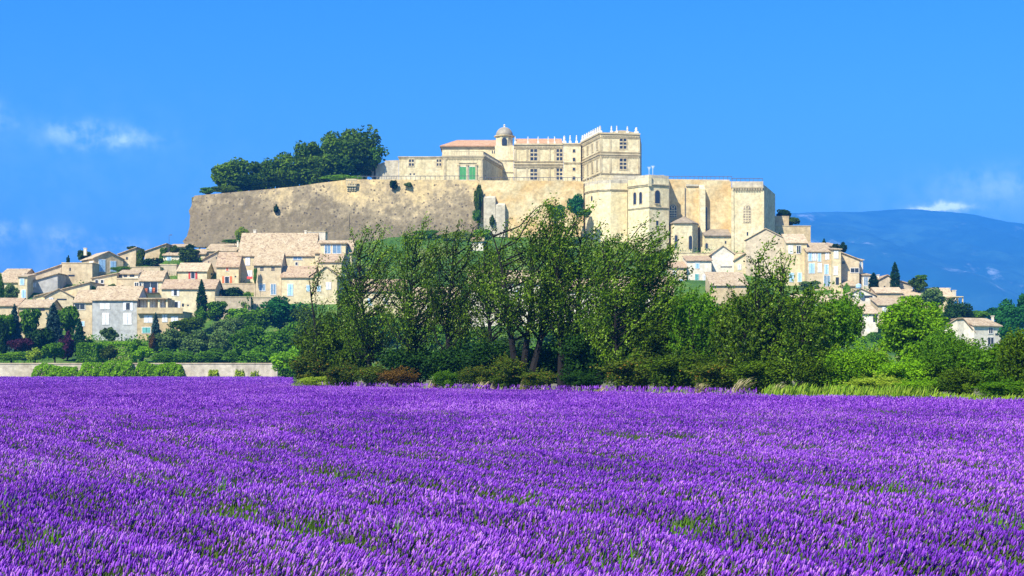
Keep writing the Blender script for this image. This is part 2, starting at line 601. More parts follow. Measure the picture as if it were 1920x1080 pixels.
CLUMPS = []
for (px_, py_, w_) in ((50, 885, 1.2), (150, 900, .8), (240, 910, 1.2), (320, 975, 1.0), (410, 965, 1.1), (550, 995, 1.1), (620, 905, .7), (720, 930, .9), 
                       (950, 945, .8), (1000, 1055, .5), (1250, 1000, .9), (1290, 995, .8), (1430, 945, 1.1), (1170, 1060, .6), (1440, 1050, .6), (1640, 1050, .7), (1870, 990, .9), (1500, 990, .7),
                       (60, 1020, .8), (350, 1040, .8), (180, 1040, .6), (20, 960, .8), (560, 1045, .6), (440, 930, 1.2), (760, 1010, .6), (1720, 930, .9)):
    y_ = F * 1.78 / (py_ - HY)
    CLUMPS.append(((px_ - 960) / F * y_, y_, w_))


def gaps(x, y):
    """patches where the bloom is thin and the green shows"""
    p = fbm(x / 1.5, y / 1.1, 33, 3)
    m = row_m(x, y)
    t = np.clip((p - 0.50) * 7, 0, 1) * np.clip(1.25 - m * 1.5, 0.0, 1)
    for (cx, cy, cw) in CLUMPS:
        t = np.maximum(t, 1.15 * np.exp(-((x - cx) / (.55 * cw)) ** 2 - ((y - cy) / (.5 * cw)) ** 2))
    return np.clip(t, 0, 1)


def lav_mat():
    m, q, out = base_mat('lavender_flower')
    a = q.add('ShaderNodeAttribute', attribute_name='v')
    col = q.ramp(a.outputs['Fac'], [(0.0, (0.055, 0.012, 0.22)), (0.30, (0.185, 0.034, 0.45)), (0.66, (0.33, 0.080, 0.63)), (1.0, (0.58, 0.25, 0.74))])
    p = q.add('ShaderNodeBsdfPrincipled', ins={'Roughness': 0.7, 'Specular IOR Level': 0.15, 'Base Color': col})
    t = q.add('ShaderNodeBsdfTranslucent', ins={'Color': col})
    mx = q.add('ShaderNodeMixShader', ins={0: 0.30, 1: p.outputs[0], 2: t.outputs[0]})
    q.t.links.new(mx.outputs[0], out.inputs[0])
    return m


M['lavender'] = lav_mat()
M['stem'] = leaf_mat('lavender_stem', (0.07, 0.12, 0.04), (0.17, 0.24, 0.07), 0.2)


def underlay_mat():
    m, q, out = base_mat('lavender_foliage')
    g = q.add('ShaderNodeNewGeometry').outputs['Position']
    a = q.noise(g, 2.2, 4, 0.7); b = q.noise(g, 14.0, 3, 0.7)
    col = q.mix(q.step(a, 0.35, 0.65), (0.025, 0.045, 0.018), (0.05, 0.035, 0.10))
    col = q.mix(0.7, col, q.ramp(b, [(0.3, (0.4, 0.4, 0.4)), (0.7, (1.4, 1.4, 1.4))]), 'MULTIPLY')
    return finish(m, q, out, col, 0.9, b, 0.05, 1.0)


M['underlay'] = underlay_mat()
rng = np.random.default_rng(7)


def scatter(y0, y1, dens, xpad):
    """points inside the view wedge between two depths"""
    half = lambda y: y * 960.0 / F * 1.03 + xpad
    n_ = int((y1 - y0) * (half(y0) + half(y1)) * dens)
    y = rng.uniform(y0, y1, int(n_ * 1.6))
    keep = rng.uniform(0, 1, len(y)) < half(y) / half(y1)
    y = y[keep][:n_]
    x = rng.uniform(-1, 1, len(y)) * half(y)
    return x, y


def in_field(x, y):
    px = 960 + F * x / y
    return (y < edge_y(x)) | ((px < 548) & (y < 258) & (y > edge_y(x) - 1))


def spindles(x, y, zb, stem, head, rad, lean, rings, sides, with_stem=True):
    """flower heads on stems; lean = (n,2) horizontal tilt per unit height"""
    k = len(x)
    base = np.stack([x, y, zb], 1)
    d = np.stack([lean[:, 0], lean[:, 1], np.ones(k)], 1)
    d /= np.linalg.norm(d, axis=1, keepdims=True)
    a0 = rng.uniform(0, 6.28, k)
    blocks = []
    hb = base + d * stem[:, None]
    R = len(rings)
    ang = a0[:, None] + np.arange(sides)[None] * 2 * np.pi / sides
    ca, sa = np.cos(ang), np.sin(ang)
    V = np.zeros((k, R, sides, 3), np.float32)
    for j, (t, r) in enumerate(rings):
        c = hb + d * (head * t)[:, None]
        V[:, j, :, 0] = c[:, 0:1] + ca * (rad * r)[:, None]
        V[:, j, :, 1] = c[:, 1:2] + sa * (rad * r)[:, None]
        V[:, j, :, 2] = c[:, 2:3]
    idx = np.arange(k * R * sides).reshape(k, R, sides)
    q0 = idx[:, :-1, :]; q1 = np.roll(idx, -1, 2)[:, :-1, :]
    q2 = np.roll(idx, -1, 2)[:, 1:, :]; q3 = idx[:, 1:, :]
    fsx = np.stack([q0.ravel(), q1.ravel(), q2.ravel(), q3.ravel()], 1)
    val = np.clip(rng.normal(0.46, 0.26, k) + .70 * (fbm(x / 3.5, y / 6.0, 61, 3) - .5) + .16 * (row_m(x, y) - .5), 0, 1)
    blocks.append((V.reshape(-1, 3), fsx, 0, np.repeat(val, R * sides)))
    if with_stem:
        S = np.zeros((k, 2, 3, 3), np.float32)
        ang = a0[:, None] + np.arange(3)[None] * 2 * np.pi / 3
        for j, c in enumerate((base, hb)):
            rr = 0.0035 + 0.00004 * y
            S[:, j, :, 0] = c[:, 0:1] + np.cos(ang) * rr[:, None]
            S[:, j, :, 1] = c[:, 1:2] + np.sin(ang) * rr[:, None]
            S[:, j, :, 2] = c[:, 2:3]
        idx = np.arange(k * 6).reshape(k, 2, 3)
        fsx = np.stack([idx[:, 0].ravel(), np.roll(idx[:, 0], -1, 1).ravel(), np.roll(idx[:, 1], -1, 1).ravel(), idx[:, 1].ravel()], 1)
        blocks.append((S.reshape(-1, 3), fsx, 1, np.repeat(rng.uniform(0, 1, k), 6)))
    return blocks


def wind(x, y, k):
    a = 0.30 + 0.6 * (fbm(x / 4, y / 4, 51, 2) - 0.4)
    return np.stack([a + rng.normal(0, 0.20, k), rng.normal(0, 0.22, k)], 1)


NEAR_R = [(0, .35), (.14, 1.0), (.36, .72), (.48, 1.05), (.68, .62), (.8, .8), (1, .1)]
MID_R = [(0, .4), (.3, 1.0), (.7, .8), (1, .12)]
FAR_R = [(0, .3), (.5, 1.0), (1, .12)]
blocks = []
for (y0, y1, dens, ring, sides, rr, hh, stm) in ((6.0, 17, 900, NEAR_R, 4, .0108, .049, True), (17, 30, 600, MID_R, 4, .0118, .050, True),
                                                 (30, 58, 190, MID_R, 3, .0175, .068, True), (58, 150, 70, FAR_R, 3, .030, .090, False),
                                                 (135, 258, 16, FAR_R, 3, .065, .13, False)):
    x, y = scatter(y0, y1, dens, 7.0)
    ok = in_field(x, y)
    gp = gaps(x, y)
    mm = row_m(x, y)
    ok &= rng.uniform(0, 1, len(x)) > gp * (0.86 if y0 < 50 else 0.55)
    ok &= rng.uniform(0, 1, len(x)) < (0.58 + 0.42 * mm if y0 < 50 else 0.6 + 0.4 * mm)
    x, y = x[ok], y[ok]
    k = len(x)
    zb = mound(x, y) - 0.10
    st = rng.uniform(0.12, 0.27, k) * (0.75 + 0.5 * fbm(x / 0.8, y / 0.8, 71, 2))
    hd = hh * rng.uniform(0.7, 1.35, k)
    blocks += spindles(x, y, zb, st, hd, rr * rng.uniform(0.8, 1.2, k), wind(x, y, k), ring, sides, stm)
# foliage mound under the flowers
xs = np.concatenate([np.arange(-14, 14.01, 0.28)])
co, fs = grid_mesh(np.arange(-24, 24.01, 0.3), np.arange(3.5, 32.3, 0.3), lambda a, b: mound(a, b) - 0.10 + (fbm(a / .5, b / .5, 91, 2) - .5) * .12)
blocks.append((co, fs, 2, None))
co, fs = grid_mesh(np.arange(-75, 60, 0.75), np.arange(32.0, 200, 0.9), lambda a, b: mound(a, b) - 0.08)
cx = co[fs].mean(1)
fs = fs[in_field(cx[:, 0], cx[:, 1]) & (cx[:, 1] < edge_y(cx[:, 0]))]
blocks.append((co, fs, 2, None))
co, fs = grid_mesh(np.arange(-110, -8, 1.5), np.arange(118.0, 258, 2.0), lambda a, b: mound(a, b) * 0 + 0.48)
cx = co[fs].mean(1)
pxx = 960 + F * cx[:, 0] / cx[:, 1]
fs = fs[(pxx < 552) & (cx[:, 1] > edge_y(cx[:, 0]) - 1)]
blocks.append((co, fs, 2, None))
# narrow grey-green leaves
for (y0, y1, dens, hh, ww) in ((6.0, 18, 260, 0.17, .006), (18, 34, 90, 0.19, .011)):
    x, y = scatter(y0, y1, dens, 6.0)
    k = len(x)
    gp = gaps(x, y)
    zb = mound(x, y) - 0.14
    h_ = hh * rng.uniform(.5, 1.3, k) * (0.8 + .35 * gp)
    ln = wind(x, y, k) * 0.8
    a = rng.uniform(0, 3.14, k)
    wv = np.stack([np.cos(a), np.sin(a), np.zeros(k)], 1) * ww
    b0 = np.stack([x, y, zb], 1)
    t0 = b0 + np.stack([ln[:, 0] * h_, ln[:, 1] * h_, h_], 1)
    V = np.stack([b0 - wv * .6, b0 + wv * .6, (b0 + t0) / 2 + wv, t0, (b0 + t0) / 2 - wv], 1)
    idx = np.arange(k * 5).reshape(k, 5)
    blocks.append((V.reshape(-1, 3), idx, 1, np.repeat(rng.uniform(0, .7, k), 5)))
me = np_mesh('lavender', blocks, [M['lavender'], M['stem'], M['underlay']])
tag(link('lavender', me), 'dense purple lavender in bloom filling the whole foreground field', 'lavender', kind='stuff')
print('lavender faces', len(me.polygons))

# bright green grass shoots in the thin patches
M['grass'] = leaf_mat('fresh_grass', (0.05, 0.17, 0.008), (0.15, 0.33, 0.015), 0.35)
x, y = scatter(7.5, 30, 200, 1.5)
ok = rng.uniform(0, 1, len(x)) < np.clip((gaps(x, y) - 0.45) * 1.6, 0, 0.8) * (fbm(x / 3, y / 3, 44, 2) > 0.50)
x, y = x[ok], y[ok]
k = len(x)
zb = mound(x, y) - 0.12
h_ = rng.uniform(.12, .28, k)
a = rng.uniform(0, 3.14, k)
ww = 0.0065 + 0.00022 * y
wv = np.stack([np.cos(a) * ww, np.sin(a) * ww, np.zeros(k)], 1)
gx, gy, gh = [], [], []
for (cx_, cy_, cw_) in CLUMPS:
    m_ = int(60 * cw_)
    gx.append(cx_ + rng.normal(0, .34 * cw_, m_)); gy.append(cy_ + rng.normal(0, .34 * cw_, m_)); gh.append(rng.uniform(.18, .40, m_))
gx, gy, gh = np.concatenate(gx), np.concatenate(gy), np.concatenate(gh)
x, y = np.concatenate([x, gx]), np.concatenate([y, gy])
zb = mound(x, y) - .12
h_ = np.concatenate([h_, gh])
k = len(x)
a = rng.uniform(0, 3.14, k)
ww = 0.0065 + 0.00022 * y
wv = np.stack([np.cos(a) * ww, np.sin(a) * ww, np.zeros(k)], 1)
b0 = np.stack([x, y, zb], 1)
ln = np.stack([rng.normal(.25, .25, k) * h_, rng.normal(0, .25, k) * h_, h_], 1)
V = np.stack([b0 - wv, b0 + wv, b0 + ln * .55 + wv * .9, b0 + ln, b0 + ln * .55 - wv * .9], 1)
me = np_mesh('grass', [(V.reshape(-1, 3), np.arange(k * 5).reshape(k, 5), 0, np.repeat(rng.uniform(0, 1, k), 5))], [M['grass']])
tag(link('grass', me), 'bright green grass shoots between the lavender plants', 'grass', kind='stuff')

# ------------------------------------------------------------------ foliage generators
def unit(v):
    return v / np.maximum(np.linalg.norm(v, axis=-1, keepdims=True), 1e-9)


def leaf_block(c, L, Wd, g, up=None, dirv=None, mat=0, val=None, fold=0.25):
    """rhombic folded leaf sprays at points c; dirv = preferred axis, up = preferred normal"""
    k = len(c)
    a = g.normal(size=(k, 3))
    if dirv is not None:
        a = unit(a) * 0.75 + dirv
    a = unit(a)
    nrm = g.normal(size=(k, 3))
    if up is not None:
        nrm = unit(nrm) * 0.8 + up
    nrm = unit(nrm - a * (nrm * a).sum(1, keepdims=True))
    b = np.cross(a, nrm)
    L = np.broadcast_to(np.asarray(L, float), (k,))[:, None] * g.uniform(.65, 1.35, (k, 1))
    Wd = np.broadcast_to(np.asarray(Wd, float), (k,))[:, None] * g.uniform(.65, 1.35, (k, 1))
    V = np.stack([c - a * L, c + b * Wd + nrm * Wd * fold, c + a * L, c - b * Wd + nrm * Wd * fold], 1)
    v = g.uniform(0, 1, k) if val is None else val
    return (V.reshape(-1, 3), np.arange(k * 4).reshape(k, 4), mat, np.repeat(v, 4))


def bush_np(seed, n, leaf, nb=26, flat=1.0, lump=0.34, twigs=0):
    """leaves of a rounded crown of about unit radius made of many small leaf clumps"""
    g = np.random.default_rng(seed)
    d = unit(g.normal(size=(nb, 3)))
    r = g.uniform(0.40, 0.84, nb)
    cen = d * r[:, None]
    cen[:, 2] *= flat
    rad = g.uniform(0.6, 1.25, nb) * lump
    pts, nr, vv = [], [], []
    per = n // nb
    for i in range(nb):
        q = unit(g.normal(size=(per, 3)))
        rr = rad[i] * g.uniform(.45, 1.0, (per, 1)) ** .5
        pts.append(cen[i] + q * rr * np.array([1, 1, .85]))
        nr.append(q * .8 + np.array([0, 0, .35]))
        vv.append(np.clip(g.normal(.45 + g.uniform(-.18, .18), .2, per), 0, 1))
    if twigs:
        for i in range(twigs):
            q = unit(g.normal(size=3)); q[2] = abs(q[2]) * .8 + .1
            q = unit(q)
            k = 26
            t = g.uniform(.6, 1.0 + g.uniform(.12, .42) * (1 if nb > 50 else .4), k)
            pts.append(q[None] * t[:, None] + g.normal(size=(k, 3)) * .035 + np.array([[.10, 0, .06]]) * np.maximum(t - .8, 0)[:, None])
            nr.append(np.repeat(q[None], k, 0) * .4)
            vv.append(np.clip(g.normal(.5, .22, k), 0, 1))
    pts = np.concatenate(pts); nr = np.concatenate(nr); vv = np.concatenate(vv)
    return leaf_block(pts, leaf, leaf * .62, g, up=nr, val=vv)


BUSH = {}


def bush_mesh(variant, mat, size='mid'):
    """shared crown meshes of unit radius"""
    key = (variant, mat, size)
    if key not in BUSH:
        n_, leaf, nb = {'far': (3000, .110, 30), 'mid': (6000, .075, 46), 'near': (11000, .050, 64), 'dome': (15000, .042, 110)}[size]
        fl = (1.0, .92, 1.06, .88)[variant % 4]
        blk = bush_np(100 + variant * 7, n_, leaf, nb, fl, .26 if size == 'dome' else (.36, .33, .38, .34)[variant % 4], {'far': 0, 'mid': 0, 'near': 50, 'dome': 0}[size])
        BUSH[key] = np_mesh('crown', [blk], [M[mat]])
    return BUSH[key]


TRUNK = {}


def trunk_mesh(seed, h, r):
    key = (seed, round(h, 1), round(r, 2))
    if key not in TRUNK:
        g = random.Random(seed)
        b = MB()
        pts = [(g.uniform(-.05, .05) * h * t, g.uniform(-.05, .05) * h * t, h * t) for t in (0, .3, .6, 1)]
        b.tube(pts, [r * 1.3, r, r * .8, r * .5], 7)
        for i in range(5):
            a = g.uniform(0, 6.28); l = h * g.uniform(.12, .22)
            p = Vector(pts[2]) * g.uniform(.75, 1.2)
            b.tube([p, p + Vector((math.cos(a) * l * .5, math.sin(a) * l * .5, l * .35)), p + Vector((math.cos(a) * l, math.sin(a) * l, l * .9))],
                   [r * .5, r * .35, r * .1], 5)
        me = bpy.data.meshes.new('trunk')
        me.from_pydata(b.v, [], b.f)
        me.materials.append(M['bark'])
        TRUNK[key] = me
    return TRUNK[key]


vr = random.Random(11)


def ground_at(x, y):
    return float(hill_z(x, y)) if y > 256 else 0.0


def shrub(px, py, rx, ry, Y, mat, label, variant=None, cat='shrub', name='shrub', group=None, size=None, zb=None):
    """a bush whose crown is centred at photo (px,py) with radii rx,ry photo pixels, at depth Y"""
    sx, sz = rx / F * Y, ry / F * Y
    v_ = vr.randrange(4) if variant is None else variant
    size = size or ('near' if Y < 150 else 'mid' if rx > 26 else 'far')
    cz = Z(py, Y)
    o = empty(name, (X(px, Y), Y, cz - sz * .9), label, cat, group)
    c = link('crown', bush_mesh(v_, mat, size), o, (0, 0, sz * .9))
    c.scale = (sx * 1.0, min(sx, sz * 1.3) * 1.0, sz * 1.0)
    c.rotation_euler = (0, 0, vr.uniform(0, 6.28) if abs(sx - sz) < .25 * sx else 0)
    gz = min(ground_at(X(px, Y), Y) if zb is None else zb, cz - sz * .5)
    t = link('trunk', trunk_mesh(v_, 1.0, .05), o, (0, 0, gz - (cz - sz * .9) - .3))
    hh = cz - gz + .3
    w_ = min(hh, sx * 1.6)
    t.scale = (w_, w_, hh)
    return o


def broad_tree(seed, H, Wd, base, ntip, per, leaf, mat, wind=0.12, lean=0.0, stems=1, spread=.36, top=1.0, depth=None, taper=0.0):
    """limbs grown to tips inside the crown, leaf sprays strung along the outer part of every limb"""
    g = np.random.default_rng(seed)
    R = random.Random(seed)
    b = MB()
    trunks = []
    for s in range(stems):
        ox = (s - (stems - 1) / 2) * Wd * .13
        ln = lean * H + ox * 2.6 + R.uniform(-.03, .03) * H
        pts = []
        for i in range(8):
            t = i / 7
            pts.append(Vector((ox * .22 + ln * t ** 1.4 + math.sin(t * 5 + seed + s) * .018 * H, R.uniform(-.01, .01) * H + math.cos(t * 4 + s) * .012 * H, -.3 + t * H * .86)))
        r0 = .017 * H * (1.15 if stems > 1 else 1)
        b.tube(pts, [r0 * (1.25, 1.0, .85, .7, .55, .4, .26, .1)[i] for i in range(8)], 7)
        trunks.append(pts)
    cz, hz = (base + H) / 2, (H - base) / 2
    P_, D_, V_ = [], [], []
    dy = depth or Wd
    for i in range(ntip):
        d = unit(g.normal(size=3))
        r = g.uniform(.25, 1.0) ** .55
        zrel = d[2] * r
        k = 1.22 * (1.0 - taper * max(0.0, zrel))
        tip = Vector((d[0] * r * Wd / 2 * k, d[1] * r * dy / 2 * k, cz + zrel * hz * top))
        tip.x += wind * H * max(0.0, (tip.z / H)) ** 1.5 + lean * H * (tip.z / H)
        tr = trunks[i % stems]
        zz = max(base * .75, tip.z - (.45 * Vector((tip.x, tip.y, 0)).length + .12 * H))
        t = max(0.02, min(.999, (zz + .3) / (H * .86)))
        f = t * 7
        j = min(6, int(f))
        s0 = tr[j].lerp(tr[j + 1], f - j)
        m1 = s0.lerp(tip, .45) + Vector((R.uniform(-.02, .02) * H, R.uniform(-.02, .02) * H, -.03 * H))
        tip = tip + Vector((wind * 1.5 * R.uniform(.3, 1.2), 0, wind * .8))
        m2 = s0.lerp(tip, .75) + Vector((-wind * 1.2, 0, .005 * H))
        rr = .0042 * H
        b.tube([s0, m1, m2, tip], [rr * 1.25, rr * .8, rr * .5, rr * .15], 4)
        ks = per
        tt = g.uniform(.35, 1.06, ks)
        seg = np.array([s0, m1, m2, tip])
        kn = np.array([0, .45, .75, 1.0])
        pp = np.stack([np.interp(tt, kn, seg[:, q]) for q in range(3)], 1)
        ax = np.array(tip - m1); ax = ax / (np.linalg.norm(ax) + 1e-6)
        pp += ax[None] * np.maximum(tt - 1, 0)[:, None] * 6
        sp_ = spread * H / 12 * (1.15 - .55 * np.clip((tt - .35) / .7, 0, 1))[:, None]
        pp += g.normal(size=(ks, 3)) * sp_ * np.array([1.0, 1.0, .75])
        P_.append(pp)
        D_.append(np.repeat((ax + np.array([wind * 3.5, 0, -.05]))[None], ks, 0))
        V_.append(np.clip(g.normal(.42 + g.uniform(-.3, .3), .18, ks), 0, 1))
    pp = np.concatenate(P_)
    blk = leaf_block(pp, leaf, leaf * .52, g, dirv=np.concatenate(D_) * .8, val=np.concatenate(V_), up=np.array([[-.1, -.1, .45]]))
    crown = np_mesh('crown', [blk], [M[mat]])
    me = bpy.data.meshes.new('trunk')
    me.from_pydata(b.v, [], b.f)
    me.materials.append(M['bark'])
    return me, crown


def tree(px, pybase, Y, meshes, label, cat='tree', group=None, name='tree', sc=1.0, rz=0.0, zb=None, sx=1.0):
    z = zb if zb is not None else ground_at(X(px, Y), Y)
    o = empty(name, (X(px, Y), Y, z), label, cat, group)
    for nm, me in zip(('trunk', 'crown'), meshes):
        c = link(nm, me, o, (0, 0, 0))
        c.scale = (sc * sx, sc, sc)
        c.rotation_euler = (0, 0, rz)
    return o


def cone_np(seed, n, leaf, prof, droop=-.2):
    """leaves on a body of revolution, unit height; prof(t) = radius"""
    g = np.random.default_rng(seed)
    t = g.uniform(0, 1, n * 3)
    r = prof(t)
    keep = g.uniform(0, r.max(), n * 3) < r
    t = t[keep][:n]; r = r[keep][:n]
    a = g.uniform(0, 6.28, len(t))
    rr = r * g.uniform(.55, 1.05, len(t)) * (1 + .16 * np.sin(a * 5 + t * 23) + .10 * np.sin(a * 3 - t * 41))
    c = np.stack([np.cos(a) * rr, np.sin(a) * rr, t], 1)
    dv = np.stack([np.cos(a) * .5, np.sin(a) * .5, np.full(len(t), -droop)], 1)
    return leaf_block(c, leaf, leaf * .45, g, dirv=dv * 1.6, val=np.clip(g.normal(.45, .22, len(t)), 0, 1))


CONE = {}


def cypress(px, ptop, pbot, rx, Y, label, mat='cypress', kind='cypress', name='cypress', cat='cypress', group=None):
    h = (pbot - ptop) / F * Y
    r = rx / F * Y
    key = (kind, mat)
    if key not in CONE:
        if kind == 'cypress':
            blk = cone_np(5, 2600, .032, lambda t: .115 * np.minimum(1, (1 - t) * 2.2) ** .75 * np.minimum(1, .45 + t * 4))
            s = .115
        else:
            blk = cone_np(6, 3600, .05, lambda t: (.30 * (1 - t) ** .9 + .015) * (.72 + .28 * np.abs(np.sin(t * 24))), droop=.15)
            s = .30
        CONE[key] = (np_mesh('crown', [blk], [M[mat]]), s)
    me, s = CONE[key]
    o = empty(name, (X(px, Y), Y, Z(pbot, Y)), label, cat, group)
    c = link('crown', me, o, (0, 0, 0))
    c.scale = (r / s, r / s, h)
    t = link('trunk', trunk_mesh(3, 1.0, .05), o, (0, 0, -1.5))
    t.scale = (h * .35, h * .35, h * .5)
    return o


M['cypress'] = leaf_mat('cypress_leaf', (0.010, 0.045, 0.012), (0.03, 0.09, 0.02), .12)
M['conifer'] = leaf_mat('blue_conifer_leaf', (0.015, 0.045, 0.035), (0.05, 0.10, 0.075), .12)
M['oak'] = leaf_mat('dark_oak_leaf', (0.016, 0.048, 0.002), (0.105, 0.170, 0.004), .18)
M['ash'] = leaf_mat('windblown_leaf', (0.010, 0.045, 0.002), (0.165, 0.275, 0.007), .22, .40, dry=(0.25, 0.36, 0.05), spec=.12)
M['mid'] = leaf_mat('mid_green_leaf', (0.030, 0.11, 0.003), (0.14, 0.29, 0.008), .28)
M['bright'] = leaf_mat('bright_green_leaf', (0.070, 0.20, 0.003), (0.25, 0.46, 0.010), .32)
M['olive'] = leaf_mat('grey_green_leaf', (0.045, 0.10, 0.018), (0.16, 0.24, 0.055), .2)
M['deep'] = leaf_mat('deep_green_shade_leaf', (0.006, 0.026, 0.003), (0.026, 0.072, 0.004), .10)  # dark green deepened so the undergrowth's shade sits in the leaf colour
M['blue_green'] = leaf_mat('blue_green_leaf', (0.010, 0.075, 0.012), (0.035, 0.16, 0.025), .2)
M['purple'] = leaf_mat('purple_leaf', (0.035, 0.008, 0.022), (0.09, 0.025, 0.05), .2)
M['rust'] = leaf_mat('rusty_leaf', (0.07, 0.05, 0.006), (0.27, 0.14, 0.02), .3)
M['rustgreen'] = leaf_mat('bramble_leaf', (0.02, 0.055, 0.004), (0.13, 0.17, 0.010), .25, dry=(0.26, 0.13, 0.02))
M['lime'] = leaf_mat('yellow_green_leaf', (0.17, 0.26, 0.015), (0.38, 0.48, 0.04), .35)
M['terrace'] = leaf_mat('holm_oak_leaf', (0.024, 0.075, 0.003), (0.150, 0.255, 0.006), .24)
M['straw'] = leaf_mat('dry_straw', (0.38, 0.32, 0.14), (0.62, 0.55, 0.30), .3)

# ------------------------------------------------------------------ houses
class Seg:
    """a facade line from photo column px0 at depth Y0 to px1 at depth Y1"""
    def __init__(s, px0, Y0, px1, Y1):
        s.A = Vector((X(px0, Y0), Y0)); s.B = Vector((X(px1, Y1), Y1))
        s.L = (s.B - s.A).length
        s.u = (s.B - s.A) / s.L
        s.n = Vector((s.u.y, -s.u.x))

    def s_at(s, px):
        k = (px - 960.0) / F
        return (k * s.A.y - s.A.x) / (s.u.x - k * s.u.y)

    def pt(s, t, out=0.0):
        p = s.A + s.u * t + s.n * out
        return p

    def Y_at(s, px):
        return s.pt(s.s_at(px)).y

    def p3(s, t, out, z):
        p = s.pt(t, out)
        return (p.x, p.y, z)

    def bx(s, b, t0, t1, z0, z1, o0, o1):
        """box on the facade: t along, z up, o outwards"""
        b.hexa([s.p3(t0, o1, z0), s.p3(t1, o1, z0), s.p3(t1, o0, z0), s.p3(t0, o0, z0),
                s.p3(t0, o1, z1), s.p3(t1, o1, z1), s.p3(t1, o0, z1), s.p3(t0, o0, z1)])

    def rect(s, px0, py0, px1, py1):
        t0, t1 = s.s_at(px0), s.s_at(px1)
        Y = s.pt((t0 + t1) / 2).y
        return t0, t1, Z(py1, Y), Z(py0, Y)


def ring(s, b, t0, t1, z0, z1, w, o0, o1):
    s.bx(b, t0 - w, t0, z0 - w, z1 + w, o0, o1)
    s.bx(b, t1, t1 + w, z0 - w, z1 + w, o0, o1)
    s.bx(b, t0, t1, z1, z1 + w, o0, o1)
    s.bx(b, t0, t1, z0 - w, z0, o0, o1)


SHUT = {'w': 'shut_white', 'b': 'shut_blue', 'r': 'shut_red', 'o': 'shut_orange', 't': 'shut_teal'}


def window(s, root, px0, py0, px1, py1, kind='d', frame='frame', label=None):
    """kinds: d dark, g blue glass, hole bare opening, cX closed shutters of colour X, sX open shutters of colour X"""
    t0, t1, z0, z1 = s.rect(px0, py0, px1, py1)
    w = 0.16
    if kind[0] == 's':
        full = t1 - t0
        a, c = t0 + full * .30, t1 - full * .30
    else:
        a, c = t0, t1
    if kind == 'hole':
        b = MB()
        s.bx(b, a, c, z0, z1, -.2, .015)  # flat dark slab stands in for the shade inside
        return b.build('opening_shade', M['pane'], root)
    b = MB()
    ring(s, b, a, c, z0, z1, w, -.1, .09)
    if kind in ('d', 'g') and (c - a) > .9:
        m_ = (a + c) / 2
        s.bx(b, m_ - .05, m_ + .05, z0, z1, 0, .06)
    f = b.build('window', M[frame], root)
    if label: f['label'] = label
    b = MB()
    s.bx(b, a, c, z0, z1, -.15, .03)
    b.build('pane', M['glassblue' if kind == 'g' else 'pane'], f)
    b2 = None
    if kind[0] == 'c':
        m_ = (a + c) / 2
        for q0, q1 in ((a, m_ - .03), (m_ + .03, c)):
            b2 = MB(); s.bx(b2, q0 + .02, q1 - .01, z0, z1, .035, .12); b2.build('shutter', M[SHUT[kind[1]]], f)
    if kind[0] == 's':
        for q0, q1 in ((t0, a - w - .01), (c + w + .01, t1)):
            b2 = MB(); s.bx(b2, min(q0, q1 - .35), max(q1, q0 + .35), z0 - w, z1 + w, .012, .08); b2.build('shutter', M[SHUT[kind[1]]], f)
    return f


def door(s, root, px0, py0, px1, py1, mat):
    t0, t1, z0, z1 = s.rect(px0, py0, px1, py1)
    b = MB(); ring(s, b, t0, t1, z0, z1, .14, -.1, .09); f = b.build('door', M['frame'], root)
    b = MB(); m_ = (t0 + t1) / 2
    s.bx(b, t0, m_ - .03, z0, z1, -.1, .04); s.bx(b, m_ + .03, t1, z0, z1, -.1, .04)
    b.build('door_leaf', M[mat], f)
    return f


